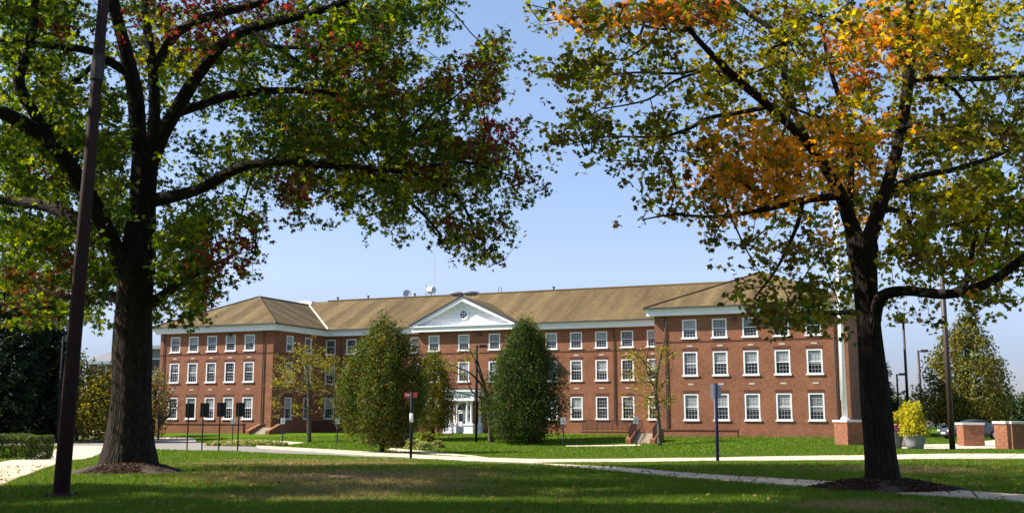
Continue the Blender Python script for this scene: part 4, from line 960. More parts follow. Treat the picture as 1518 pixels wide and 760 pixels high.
# ------------------------------------------------------------------ smaller trees
def ovoid_tree(name, label, px, py, Y, H, prof, nclump, lsize, cols, trunk_r=.12, clear=.8, bark='bark', seed=0, leafn=10, group=None, open_=.0, shape=RHOMB, upsweep=.6, lobes=.27, twig_k=.004, spread=.16):
    b = at(px, py) if Y is None else atY(px, py, Y)
    if Y is not None: b.z = float(terrain(b.x, b.y))
    e = empty(name, b); tag(e, label, 'tree', group)
    hs = np.array([p[0] for p in prof]); rs = np.array([p[1] for p in prof])
    ph = rng.uniform(0, 6.28, 6)
    q = rng.random(nclump * 3); hh = hs[0] + (hs[-1] - hs[0]) * q
    w_ = np.interp(hh, hs, rs); keep = rng.random(len(hh)) < w_ / rs.max(); hh = hh[keep][:nclump]; w_ = w_[keep][:nclump]
    an = rng.uniform(0, 2 * math.pi, len(hh))
    lob = 1 + lobes * (np.sin(an * 3 + hh * 1.7 + ph[0]) + .7 * np.sin(an * 5 - hh * 2.9 + ph[1]) + .5 * np.sin(an * 2 + hh * 5.1 + ph[2])) * .6
    rr = w_ * lob * np.maximum(rng.random(len(hh)) ** .40, 0)
    P = np.stack([rr * np.cos(an), rr * np.sin(an), hh * H], 1)
    lump = np.sin(P[:, 0] * 4.3 + ph[1]) + np.sin(P[:, 1] * 4.6 + ph[2]) + np.sin(P[:, 2] * 3.1 + 1.4 * np.sin(P[:, 0] * 2 + ph[3])); P = P[(lump > -1.05) | (rng.random(len(P)) < .2)]
    if open_:
        g = np.sin(P[:, 0] * 2.3 + ph[3]) + np.sin(P[:, 1] * 2.1 + ph[4]) + np.sin(P[:, 2] * 2.7 + ph[5]); P = P[g > -1.2 + open_ * 2]
    tm = MB(); top = H * (hs[-1] - .12)
    pts = [(0, 0, -.2), (.02, 0, H * .12), (.05, .02, H * .35), (.02, .05, H * .6), (0, 0, top)]
    sp, sr = smooth_path(pts, [trunk_r * 1.25, trunk_r, trunk_r * .8, trunk_r * .5, .02], 4)
    tm.tube([Vector(x) for x in sp], sr, 10, True, 0, barkrough(seed, .05)); 
    limbs = [(sp, sr)]
    for k in range(9):
        a_ = k * 2.4 + ph[0]; h0 = H * (clear / H + .03 + .5 * k / 9); h1 = min(h0 + H * .25 * (1 + upsweep), H * .9); r1 = np.interp(h1 / H, hs, rs) * .7
        lp, lr = smooth_path([(0, 0, h0), (r1 * .5 * math.cos(a_), r1 * .5 * math.sin(a_), h0 * .45 + h1 * .55), (r1 * math.cos(a_), r1 * math.sin(a_), h1)], [trunk_r * .45, trunk_r * .25, .012], 3)
        tm.tube([Vector(x) for x in lp], lr, 6); limbs.append((lp, lr))
    tm.build('trunk', M[bark], e, True)
    twig_mesh('twigs', greedy_branches(limbs, P[::3], .6, twig_k, .03), M[bark], e, (0, 0, 0))
    n = leafn; Pn = np.repeat(P, n, 0) + rng.normal(size=(len(P) * n, 3)) * np.array([spread, spread, spread * 1.9])
    cb = mix_cols(len(P), cols, .25); cl_ = np.repeat(cb, n, 0) * rng.uniform(.75, 1.3, (len(Pn), 1))
    leaves('crown', Pn, lsize * rng.uniform(.7, 1.2, len(Pn)), shape, cl_, M['leaf_small'], e, .35, .2)
    return e
G1 = [((.045, .075, .010), .5), ((.03, .055, .009), .25), ((.09, .10, .014), .25)]
G1y = [((.05, .072, .010), .5), ((.10, .09, .012), .35), ((.15, .095, .012), .15)]
G1d = [((.028, .050, .008), .6), ((.044, .07, .010), .4)]
G1o = [((.13, .12, .015), .6), ((.07, .09, .012), .3), ((.14, .085, .014), .1)]
def span(px0, px1, Y): return (px1 - px0) / F * Y
OV_P = [(.09, .25), (.14, .68), (.25, .95), (.40, 1.0), (.56, .95), (.70, .80), (.83, .55), (.94, .28), (1.0, .06)]
def prof(R_, tbl=OV_P): return [(h, r * R_) for h, r in tbl]
pA = at(566, 671); H_A = (671 - 476) / F * pA.y
ovoid_tree('hornbeam_tree', 'dense oval green tree on the lawn left of the entrance', 566, 671, None, H_A, prof(span(502, 624, pA.y) / 2 * 1.05), 5200, .145, G1 + [((.11, .095, .012), .3), ((.15, .095, .012), .12)], .13, .9, seed=1, leafn=10, group='dense oval trees on the lawn')
pB = at(640, 652); H_B = (652 - 522) / F * pB.y
ovoid_tree('hornbeam_tree', 'narrow olive tree just left of the entrance portico', 641, 652, None, H_B, prof(span(606, 668, pB.y) / 2 * 1.08), 2600, .14, G1o, .12, .4, seed=2, group='dense oval trees on the lawn')
pC = at(776, 657); H_C = (657 - 478) / F * pC.y
prC = [(.02, .35), (.07, .68), (.18, .92), (.34, 1.0), (.5, .96), (.64, .78), (.76, .52), (.88, .34), (.97, .14), (1.0, .03)]
ovoid_tree('hornbeam_tree', 'dense dark oval tree reaching the lawn right of the entrance', 776, 657, None, H_C, prof(span(718, 834, pC.y) / 2 * 1.04, prC), 5400, .15, G1d + G1d + [((.07, .07, .012), .25)], .14, .2, seed=3, group='dense oval trees on the lawn')
# yellow top of that tree is a second stem standing behind it
pC2 = at(782, 654)
ovoid_tree('hornbeam_tree', 'yellowing narrow tree standing close behind the dark oval tree', 783, 653.5, None, (653 - 474) / F * pC2.y, prof(span(745, 822, pC2.y) / 2 * .9, [(.2, .4), (.5, .8), (.65, 1), (.8, .9), (.92, .5), (1, .1)]), 1900, .15, [((.12, .115, .016), .6), ((.06, .08, .012), .4)], .12, 1, seed=4, group='dense oval trees on the lawn')
pD = at(1440, 658); YD = 78.0
ovoid_tree('pear_tree', 'loose oval olive tree beside the parking pad at right', 1440, 650, 92.0, (652 - 473) / F * 92, prof(span(1378, 1502, 92) / 2 * 1.0, [(.06, .5), (.12, .85), (.3, 1.0), (.5, .92), (.7, .66), (.85, .38), (.96, .15), (1, .03)]), 3000, .27, [((.11, .11, .016), .5), ((.06, .075, .012), .25), ((.19, .14, .022), .25)], .16, .6, seed=5, leafn=8, open_=.12, spread=.22)
YLC = [((.24, .20, .025), .5), ((.14, .14, .02), .4), ((.30, .22, .03), .1)]
def locust(name, label, px, py, limbs, clumps, cols, lsize=.13, n=14, bark='barkpale', group='honey locust trees near the facade', Yo=None):
    b = at(px, py); Yc = b.y; e = empty(name, b); tag(e, label, 'tree', group); org = np.array(b)
    tm = MB(); wood = []
    for i, pts in enumerate(limbs):
        P, rr = smooth_path([tuple(atY(x, y, Yc + d)) for x, y, r, d in pts], [max(.012, r * Yc / F) for x, y, r, d in pts], 4); wood.append((P, rr))
        tm.tube([Vector(q - org) for q in P], rr, 8, True, 0, barkrough(i, .05))
    tm.build('trunk', M[bark], e, True)
    cl = []
    for (x, y, rx, ry_, k) in clumps:
        for _ in range(k):
            q = rng.normal(size=3) * .5; cl.append(np.array(atY(x + q[0] * rx, y + q[1] * ry_, Yc + q[2] * rx / F * Yc * 1.6)))
    cl = np.array(cl)
    twig_mesh('twigs', greedy_branches(wood, cl, .6, .006, .05), M[bark], e, org)
    P = np.repeat(cl, n, 0) + rng.normal(size=(len(cl) * n, 3)) * np.array([.26, .26, .18])
    leaves('crown', P, lsize * rng.uniform(.7, 1.3, len(P)), RHOMB, np.repeat(mix_cols(len(cl), cols, .25), n, 0) * rng.uniform(.75, 1.25, (len(P), 1)), M['leaf_small'], e, .3, .2, org)
    return e
locust('honey_locust_tree', 'airy yellow green tree on the lawn before the left wing', 458, 655,
       [[(458, 658, 3.4, 0), (458, 620, 3, 0), (458, 580, 2.6, 0), (457, 560, 2.2, 0), (452, 535, 1.4, .4)], [(457, 575, 1.8, 0), (440, 552, 1.3, -.4), (425, 540, .8, -.8)], [(458, 568, 1.6, 0), (475, 548, 1.2, .6), (495, 540, .8, 1)], [(457, 585, 1.2, 0), (430, 578, .8, .8), (412, 590, .5, 1)], [(458, 590, 1.2, 0), (485, 580, .8, -.6), (505, 592, .5, -1)]],
       [(455, 527, 30, 16, 46), (430, 545, 25, 18, 34), (480, 540, 26, 18, 40), (500, 560, 18, 22, 20), (415, 570, 12, 22, 13), (510, 590, 14, 22, 14), (407, 600, 8, 16, 7), (445, 565, 25, 16, 20), (475, 600, 14, 18, 8), (440, 605, 10, 18, 7), (465, 570, 25, 16, 18)], YLC, .17, 13)
locust('honey_locust_tree', 'sparse yellow tree with bare top beside the right wing corner', 978, 660,
       [[(978, 663, 3.6, 0), (977, 630, 3, 0), (974, 600, 2.6, 0), (972, 570, 2.2, 0), (978, 535, 1.6, 0), (985, 505, 1.1, 0), (988, 475, .6, 0)], [(973, 580, 1.6, 0), (958, 545, 1.2, .5), (962, 515, .8, .7), (975, 480, .5, .8)], [(972, 560, 1.2, 0), (950, 530, .9, -.6), (930, 520, .5, -.9)], [(974, 598, 1.2, 0), (950, 585, .8, .4), (930, 590, .5, .6)], [(975, 580, 1, 0), (992, 555, .7, -.3), (998, 540, .4, -.5)]],
       [(940, 527, 22, 10, 13), (960, 545, 20, 14, 18), (945, 560, 20, 12, 14), (970, 570, 16, 14, 16), (960, 590, 18, 12, 15), (985, 590, 14, 12, 12), (935, 600, 10, 10, 5), (985, 520, 12, 16, 10), (970, 610, 12, 10, 8), (998, 528, 8, 10, 4)], YLC, .18, 12)
locust('honey_locust_tree', 'almost bare tree leaning behind the lamp at the entrance', 727, 655,
       [[(728, 658, 4.5, 0), (727, 630, 4.2, 0), (724, 605, 3.6, 0), (718, 575, 2.6, 0), (712, 550, 1.8, 0), (703, 520, 1.0, 0)], [(718, 575, 1.8, 0), (700, 555, 1.3, -.4), (680, 545, .9, -.7), (662, 538, .5, -.9)], [(722, 595, 1.6, 0), (700, 580, 1.2, .5), (690, 560, .8, .7), (670, 550, .5, .8)], [(724, 600, 1.6, 0), (735, 570, 1.2, .4), (745, 540, .7, .6)], [(722, 590, 1.2, 0), (695, 585, .9, -.9), (660, 575, .5, -1.2)], [(716, 570, 1, 0), (700, 525, .7, -.5), (690, 512, .4, -.6)]],
       [(685, 530, 18, 10, 9), (672, 545, 16, 10, 12), (690, 555, 12, 8, 7), (660, 535, 12, 10, 6), (705, 520, 12, 8, 5), (740, 535, 14, 12, 6), (715, 610, 10, 8, 4)], YLC, .17, 10)

# trees at the left edge and far behind
def far_tree(name, label, px, py, Y, wpx, hpx, n, cols, ls=.4, tbl=OV_P, group='trees beyond the road', seed=0, **k):
    H = hpx / F * Y; return ovoid_tree(name, label, px, py, Y, H, prof(wpx / 2 / F * Y, tbl), n, ls, cols, .2, H * .1, seed=seed, leafn=8, group=group, spread=ls * .9, **k)
ROUND = [(.06, .6), (.2, .95), (.45, 1.0), (.7, .85), (.88, .5), (1, .1)]
far_tree('yellow_tree', 'yellow leaved tree behind the left foreground trunk', 160, 640, 92, 100, 105, 900, [((.20, .15, .02), .6), ((.10, .11, .018), .4)], .3, ROUND, seed=11)
far_tree('yellow_tree', 'small golden tree at the left end of the building', 226, 640, 100, 46, 96, 380, [((.22, .14, .02), .6), ((.12, .11, .018), .4)], .28, ROUND, seed=12, open_=.2)
far_tree('round_tree', 'dark green round tree beyond the plaza beside the yellow tree', 112, 640, 105, 70, 110, 500, [((.05, .07, .014), .6), ((.10, .08, .02), .4)], .34, ROUND, seed=13)
for i, (px, wp, hp, Y, lb_) in enumerate(((1306, 70, 40, 190, 'dark tree beyond the parking area behind the right trunk'), (1345, 80, 32, 210, 'dark green tree on the far treeline behind the yellow planter'), (1392, 60, 30, 200, 'low dark tree on the far treeline left of the loose oval tree'), (1500, 56, 34, 180, 'round green tree on the far treeline behind the brick pillars'), (1540, 60, 30, 190, 'low green tree at the right end of the far treeline'), (1460, 70, 24, 230, 'small far tree behind the parked car'))):
    far_tree('round_tree', lb_, px, 622, Y, wp, hp, 330, [((.035, .055, .018), .6), ((.055, .06, .02), .4)], .75, ROUND, seed=20 + i, group='far treeline at right')
for i, (px, wp, hp, Y, lb_) in enumerate(((20, 110, 60, 190, 'dark far tree at the left behind the conifers'), (70, 90, 66, 170, 'dark far tree behind the plaza at left'))):
    far_tree('round_tree', lb_, px, 622, Y, wp, hp, 330, [((.025, .045, .014), .6), ((.045, .055, .016), .4)], .7, ROUND, seed=30 + i, group='far trees at left')
def conifer(name, label, px, py, Y, H, R0, n, group, low=.06):
    b = atY(px, py, Y); b.z = float(terrain(b.x, b.y)); e = empty(name, b); tag(e, label, 'tree', group)
    tm = MB(); tm.tube([(0, 0, -.2), (0, 0, H * .5), (0, 0, H)], [H * .018, H * .012, .02], 8); tr = tm
    segs = []; P = []; D = []
    nb = 150
    for i in range(nb):
        f = low + (1 - low) * (i / nb) ** 1.15; z = H * f; L = R0 * (1 - f) ** .8 * random.uniform(.75, 1.1) + .2; a_ = i * 2.399 + random.uniform(-.3, .3)
        tip = np.array([math.cos(a_) * L, math.sin(a_) * L, z + L * .08 - .10 * L]); o = np.array([0, 0, z])
        segs.append((o, tip, .04, .012))
        m_ = int(10 + 26 * L / R0)
        for k in range(m_):
            t = rng.uniform(.15, 1); q = o + (tip - o) * t + np.array([0, 0, -.14 * L * math.sin(t * 3.1)]) + rng.normal(size=3) * np.array([.22, .22, .12]) * (L / 3 + .4); P.append(q); D.append(tip - o)
    tr.build('trunk', M['bark'], e, True)
    twig_mesh('branches', segs, M['bark'], e, (0, 0, 0))
    P = np.array(P); D = unit(np.array(D)); k = 8
    Pn = np.repeat(P, k, 0) + rng.normal(size=(len(P) * k, 3)) * .16; Dn = np.repeat(D, k, 0)
    strip_ = np.array([(0, .6), (.16, .1), (0, -.5), (-.16, .1)])
    cols = mix_cols(len(Pn), [((.014, .030, .011), .6), ((.024, .046, .014), .3), ((.05, .06, .014), .06)], .3)
    leaves('crown', Pn, .42 * rng.uniform(.6, 1.2, len(Pn)), strip_, cols, M['needle'], e, .4, .25, (0, 0, 0), Dn)
    return e
conifer('spruce_tree', 'dark spruce behind the left lamp pole, right one of the conifers', 62, 640, 96, 15.5, 3.9, 0, 'dark conifers at the left edge')
conifer('spruce_tree', 'dark spruce filling the left edge of the photo', 2, 640, 92, 17.5, 5.4, 0, 'dark conifers at the left edge')
conifer('spruce_tree', 'dark spruce mostly beyond the left frame edge', -75, 640, 97, 19.0, 5.6, 0, 'dark conifers at the left edge')
conifer('spruce_tree', 'dark conifer behind the flagpole at the right end of the building', 1276, 640, 135, 15.5, 3.4, 0, 'dark conifer at the right')
conifer('spruce_tree', 'dark conifer hidden behind the right foreground trunk', 1302, 640, 140, 11.5, 3.2, 0, 'dark conifer at the right')
# bare tree at the left end of the building
bb_ = atY(235, 640, 97); bb_.z = float(terrain(bb_.x, bb_.y))
e = empty('bare_tree', bb_); tag(e, 'leafless brown tree against the left end of the brick wall', 'tree')
wood = []; tm = MB()
for i in range(11):
    a_ = random.uniform(0, 6.28); tl = random.uniform(1.4, 2.6); hh = random.uniform(3.2, 6.2)
    P, rr = smooth_path([(0, 0, -.2), (.06 * math.cos(a_), .06 * math.sin(a_), 1.2), (tl * .4 * math.cos(a_), tl * .4 * math.sin(a_), hh * .6), (tl * math.cos(a_), tl * math.sin(a_), hh)], [.09, .07, .04, .012], 4)
    tm.tube([Vector(q) for q in P], rr, 6); wood.append((P, rr))
tm.build('trunk', M['barkpale'], e, True)
cl = rng.normal(size=(170, 3)) * np.array([1.2, 1.2, 1.4]) + np.array([0, 0, 4.0]); cl = cl[cl[:, 2] > 1]
twig_mesh('twigs', greedy_branches(wood, cl, .5, .006), M['barkpale'], e, (0, 0, 0))

# ------------------------------------------------------------------ hedge, beds, shrubs
def blob_shrub(name, label, c, rx, ry_, h, n, ls, cols, cat='shrub', group=None, shape=RHOMB, mat='leaf_small', box=False, flat=.35):
    e = empty(name, c); tag(e, label, cat, group)
    if box: P = rng.uniform(-1, 1, (n, 3)) * np.array([rx, ry_, h / 2]) + np.array([0, 0, h / 2]); k = rng.integers(0, 3, n); 
    if box:
        for ax_, lim in ((0, rx), (1, ry_)): 
            s_ = (k == ax_); P[s_, ax_] = np.sign(P[s_, ax_]) * lim * rng.uniform(.88, 1.03, s_.sum())
        s_ = (k == 2); P[s_, 2] = h * rng.uniform(.9, 1.04, s_.sum())
        P += .06 * np.sin(P[:, [1, 2, 0]] * 3.1)
    else:
        q = unit(rng.normal(size=(n, 3))); q[:, 2] = np.abs(q[:, 2]); r_ = rng.random((n, 1)) ** .35
        lob = 1 + .16 * np.sin(q[:, 0:1] * 7 + c[0]) * np.sin(q[:, 1:2] * 6 + c[1]) + .1 * np.sin(q[:, 2:3] * 9)
        P = q * r_ * lob * np.array([rx, ry_, h])
    cb = np.repeat(mix_cols(n // 8 + 1, cols, .25), 8, 0)[:n]
    leaves('foliage', P, ls * rng.uniform(.7, 1.2, n), shape, cb * rng.uniform(.75, 1.3, (n, 1)), M[mat], e, flat, .2)
    tm = MB()
    for i in range(6):
        a_ = i * 1.05; tm.tube([(0 if not box else rx * (i - 2.5) / 3.2, 0, -.1), ((rx * .5 if not box else .1) * math.cos(a_) + (0 if not box else rx * (i - 2.5) / 3.2), ry_ * .5 * math.sin(a_), h * .7)], [.03, .01], 5)
    tm.build('stems', M['bark'], e)
    return e
hb = at(8, 682)
blob_shrub('hedge', 'clipped dark green hedge at the left edge beside the sidewalk', Vector((hb.x - 1.1, hb.y + 1.5, hb.z)), 2.0, 1.3, 1.05, 17000, .085, [((.05, .075, .014), .5), ((.085, .10, .02), .35), ((.03, .05, .01), .2)], 'hedge', box=True)
GRN = [((.34, .33, .12), .45), ((.22, .25, .06), .35), ((.12, .16, .03), .2)]
BLADE = np.array([(-.06, -.5), (.06, -.5), (.03, .1), (0, .55), (-.03, .1)])
# liriope bed beside the road
P = []
for (xa, ya), (xb, yb) in (((300, 661), (420, 661)),):
    a_, b_ = at(xa, ya + .0), at(xb, yb); 
    n = 9000; t = rng.random(n); s_ = rng.normal(size=n) * .33
    cx2 = a_.x + (b_.x - a_.x) * t; cy2 = a_.y + (b_.y - a_.y) * t + 1.2 + s_ * 2.0 * np.sin(np.pi * np.clip(t, .03, .97)) ** .6
    hz2 = .38 * np.sqrt(np.clip(1 - (s_ / 1.1) ** 2, .05, 1)) * np.sin(np.pi * np.clip(t, .04, .96)) ** .4
    P = np.stack([cx2, cy2, terrain(cx2, cy2) + hz2 * rng.random(n) ** .5], 1)
cols = mix_cols(len(P), GRN, .25)
tag(leaves('ground_cover', P, .32 * rng.uniform(.6, 1.2, len(P)), BLADE, cols, M['blade'], None, .1, .5), 'pale yellow green grassy ground cover beside the road', 'ground cover', kind='stuff')
for i, (px, py, wp, hp, cl_, lb_) in enumerate(((587, 663, 34, 22, [((.06, .07, .02), .6), ((.10, .10, .025), .4)], 'dark green shrub at the left of the entrance bed'), (612, 664, 26, 12, GRN, 'pale variegated shrub behind the black sign pole'), (628, 667, 30, 12, GRN, 'pale variegated shrub right of the black sign pole'), (648, 664, 20, 11, GRN, 'small pale shrub at the right end of the entrance bed'), (632, 655, 26, 14, [((.20, .19, .03), .6), ((.10, .12, .02), .4)], 'yellow green shrub in the middle of the entrance bed'), (600, 655, 28, 20, [((.05, .065, .03), .6), ((.09, .11, .06), .4)], 'blue green shrub at the back of the entrance bed'), (541, 657, 22, 5, GRN, 'low pale shrub left of the oval tree'))):
    c = at(px, py); s_ = c.y / F
    blob_shrub('garden_shrub', lb_, c, wp / 2 * s_, wp / 2 * s_ * .8, hp * s_, 1500, .16, cl_, group='shrubs in the entrance bed')

# ------------------------------------------------------------------ mulch mounds
def mulch(name, label, c, rx, ry_, h, n):
    mb = MB(); nr_, na = 14, 48; V = []
    for i in range(nr_ + 1):
        t = i / nr_
        for k in range(na):
            a_ = 2 * math.pi * k / na; w_ = 1 + .10 * math.sin(3 * a_ + c.x) + .07 * math.sin(7 * a_ + 1) + .04 * math.sin(13 * a_)
            x = c.x + rx * t * w_ * math.cos(a_); y = c.y + ry_ * t * w_ * math.sin(a_)
            z = float(terrain(x, y)) + h * (1 - t * t) ** 1.3 + .02 * math.sin(9 * a_ + 14 * t) * (1 - t) - .015 * (i == nr_) + .008
            V.append((x - c.x, y - c.y, z - c.z))
    for i in range(nr_):
        for k in range(na):
            k2 = (k + 1) % na; mb.face([V[i * na + k], V[(i + 1) * na + k], V[(i + 1) * na + k2], V[i * na + k2]])
    e = mb.build(name, M['soil'], None, True); e.location = c; tag(e, label, 'mulch', kind='stuff')
    t = np.sqrt(rng.random(n)); a_ = rng.uniform(0, 6.28, n); t = t * rng.uniform(.85, 1.12, n)
    x = c.x + rx * t * np.cos(a_); y = c.y + ry_ * t * np.sin(a_); z = terrain(x, y) + h * np.clip(1 - t * t, 0, 1) ** 1.3 + .02
    chip = np.array([(-.5, -.14), (.5, -.18), (.45, .14), (-.4, .2)])
    ch = leaves('mulch_chips', np.stack([x, y, z], 1), .055 * rng.uniform(.4, 1.6, n), chip, mix_cols(n, [((.06, .034, .022), .5), ((.032, .02, .014), .35), ((.12, .075, .045), .15)], .35), M['litter'], e, 1.1, 0, tuple(c))
    return e
lm = Vector((lb.x, lb.y, float(terrain(lb.x, lb.y))))
MOUND = [(lm.x + .1, lm.y - .3, 1.5, 1.45), (rb.x + .05, rb.y, 1.5, 1.2)]
mulch('mulch_bed', 'dark mulch mound around the left foreground trunk', Vector((lm.x + .1, lm.y - .3, lm.z)), 1.5, 1.45, .3, 9000)
rm_ = Vector((rb.x + .05, rb.y, float(terrain(rb.x + .05, rb.y))))
mulch('mulch_bed', 'dark mulch mound around the right foreground trunk', rm_, 1.5, 1.2, .2, 9000)

# ------------------------------------------------------------------ lamps, poles, signs
def lamp(name, label, base, H, r0, r1, head, mat, group=None, baseplate=True):
    e = empty(name, base); tag(e, label, 'street lamp', group)
    m1 = MB(); m1.tube([(0, 0, 0), (0, 0, H)], [r0, r1], 12); m1.build('pole', mat, e, True)
    if baseplate:
        m1 = MB(); m1.box(-r0 * 1.6, r0 * 1.6, -r0 * 1.6, r0 * 1.6, -.1, .05); m1.tube([(0, 0, .05), (0, 0, .09)], r0 * 1.15, 12)
        for sx in (-1, 1):
            for sy in (-1, 1): m1.tube([(sx * r0 * 1.3, sy * r0 * 1.3, .05), (sx * r0 * 1.3, sy * r0 * 1.3, .09)], .025, 6)
        m1.build('base_plate', mat, e)
    for (dx, dy, L, W, T) in head:
        m1 = MB(); ax_ = Vector((dx, dy, 0)).normalized(); nn = Vector((-ax_.y, ax_.x, 0))
        m1.tube([Vector((0, 0, H - .12)), ax_ * .3 + Vector((0, 0, H - .1))], .04, 6); m1.build('arm', mat, e)
        m1 = MB(); c0 = ax_ * .25; pts = []
        def corner(s_, t_, z): return c0 + ax_ * s_ + nn * t_ + Vector((0, 0, H - .18 + z))
        A = [corner(0, -W / 2, 0), corner(L, -W / 2, 0), corner(L, W / 2, 0), corner(0, W / 2, 0)]; B = [corner(.03, -W / 2 + .03, T), corner(L - .06, -W / 2 + .03, T), corner(L - .06, W / 2 - .03, T), corner(.03, W / 2 - .03, T)]
        m1.face(A[::-1]); m1.face(B)
        for i in range(4): m1.face([A[i], A[(i + 1) % 4], B[(i + 1) % 4], B[i]])
        m1.build('lamp_head', mat, e)
    return e
b = at(90, 737); t_ = lamp('street_lamp', 'thick tapered maroon lamp pole on the lawn at left foreground', b, 12.5, 11.6 / F * b.y, .078, [(1, .2, .8, .4, .2), (-1, -.2, .8, .4, .2)], M['metal_maroon'])
m1 = MB(); t_.rotation_euler = (0, .024, 0); zz = atY(141, 92, b.y).z - b.z; m1.tube([(0, 0, zz - .35), (0, 0, zz + .12)], [.122, .118], 12); m1.build('band', M['metal_dark'], t_)
b = at(706, 656); lamp('street_lamp', 'dark lamp post with box head in front of the entrance', b, (656 - 514) / F * b.y, .11, .09, [(1, -.1, .62, .36, .22)], M['black'], baseplate=False)
b = at(84, 656); lamp('street_lamp', 'slim dark lamp post behind the thick maroon pole', b, 9.0, .12, .09, [(1, -.3, .6, .36, .2)], M['black'])
for px, pyb, top, Y, hd, lb_ in ((1348, 640, 476, 100, [(-.9, -.3, .5, .5, .5), (.9, .3, .15, .5, .5)], 'tall parking lamp with flat box head above the yellow planter shrub'), (1368, 640, 519, 106, [(1, -.1, .75, .4, .25)], 'parking lamp with side box head right of the tallest one'), (1334, 640, 554, 140, [(1, -.1, .9, .5, .3)], 'smallest and farthest parking lamp beside the right trunk')):
    b = atY(px, pyb, Y); b.z = float(terrain(b.x, b.y)); topz = atY(px, top, Y).z
    lamp('street_lamp', lb_, b, topz - b.z, .15, .11, hd, M['metal_dark'], 'parking lamps at right')
b = atY(1412, 664, 55); b.z = float(terrain(b.x, b.y)); lamp('street_lamp', 'brown lamp pole between the planters and the first brick pillar', b, atY(1400, 372, 55).z - b.z, .15, .12, [(-1, .1, .6, .4, .3), (1, -.1, .6, .4, .3)], M['metal_dark'])
# flagpole and pedestal
def pier(name, label, px0, px1, pyt, pyb, Y, yaw, cat='pillar', group=None, depth=None):
    a_ = atY(px0, pyb, Y); b_ = atY(px1, pyb, Y); c = (a_ + b_) / 2; zt = atY(px0, pyt, Y).z; zb_ = min(c.z, float(terrain(c.x, c.y + .6)))
    w_ = (b_.x - a_.x) / (math.cos(yaw) + abs(math.sin(yaw))); h_ = zt - zb_
    e = empty(name, Vector((c.x, Y + w_ / 2, zb_)), yaw); tag(e, label, cat, group)
    m1 = MB(); m1.box(-w_ / 2, w_ / 2, -w_ / 2, w_ / 2, -.3, h_ - .13); m1.build('brickwork', M['brick_pier'], e)
    m1 = MB(); m1.box(-w_ / 2 - .06, w_ / 2 + .06, -w_ / 2 - .06, w_ / 2 + .06, h_ - .128, h_); m1.build('cap', M['stone'], e)
    return e, h_
fp, fh = pier('brick_pedestal', 'square red brick pedestal with stone cap under the flagpole', 1246, 1288, 622, 657, 64, .30, 'pedestal')
p1, _ = pier('brick_pillar', 'red brick pillar with stone cap in front of the parked car', 1430, 1462, 626, 659, 62, -.08, group='brick pillars by the parking pad')
p2, _ = pier('brick_pillar', 'red brick pillar with stone cap cut by the right frame edge', 1490, 1536, 624, 666, 55, .28, group='brick pillars by the parking pad')
fb = Vector((fp.location.x - .3, fp.location.y, fp.location.z + fh))
e = empty('flagpole', fb); tag(e, 'white tapered flagpole standing on the brick pedestal', 'flagpole')
m1 = MB(); m1.lathe([(.26, 0), (.26, .08), (.2, .16)], 16); m1.build('collar', M['white'], e)
m1 = MB(); m1.tube([(0, 0, .1), (0, 0, 6), (0, 0, 13)], [.17, .135, .08], 16); m1.build('pole', M['white'], e, True)
m1 = MB(); m1.lathe([(.02, 13.0), (.1, 13.06), (.13, 13.15), (.1, 13.25), (.02, 13.3)], 12); m1.build('finial', M['white'], e, True)
m1 = MB(); m1.tube([(-.22, -.05, 1.2), (-.13, -.02, 12.8)], .012, 4); m1.build('halyard', M['offwhite'], e)
# four dark sign backs
for px, pyb, lb_ in ((277, 667, 'dark sign back on a post, leftmost of the four by the road'), (299, 667.5, 'dark sign back on a post, second from left of the four by the road'), (324, 668, 'dark sign back on a post, third from left of the four by the road'), (352, 669, 'dark sign back on a post, rightmost of the four by the road')):
    b = at(px, pyb); s_ = b.y / F; hh = {277: 68, 299: 69, 324: 70, 352: 71}[px] * s_
    e = empty('parking_sign', b, R(8)); tag(e, lb_, 'sign', 'row of four dark signs')
    m1 = MB(); m1.tube([(0, 0, -.2), (0, 0, hh)], .045, 8); m1.build('post', M['black'], e)
    w_ = 6.4 * s_; m1 = MB(); m1.box(-w_ + .08, w_ + .08, .05, .07, hh - 20.5 * s_, hh - .01); m1.build('panel', M['signback'], e)
def ring_mesh(mb, cx, cz, r0, r1, y, a0=0, a1=6.283, n=14):
    for i in range(n):
        t0 = a0 + (a1 - a0) * i / n; t1 = a0 + (a1 - a0) * (i + 1) / n
        mb.face([(cx + r0 * math.cos(t0), y, cz + r0 * math.sin(t0)), (cx + r1 * math.cos(t0), y, cz + r1 * math.sin(t0)), (cx + r1 * math.cos(t1), y, cz + r1 * math.sin(t1)), (cx + r0 * math.cos(t1), y, cz + r0 * math.sin(t1))])
proto = None
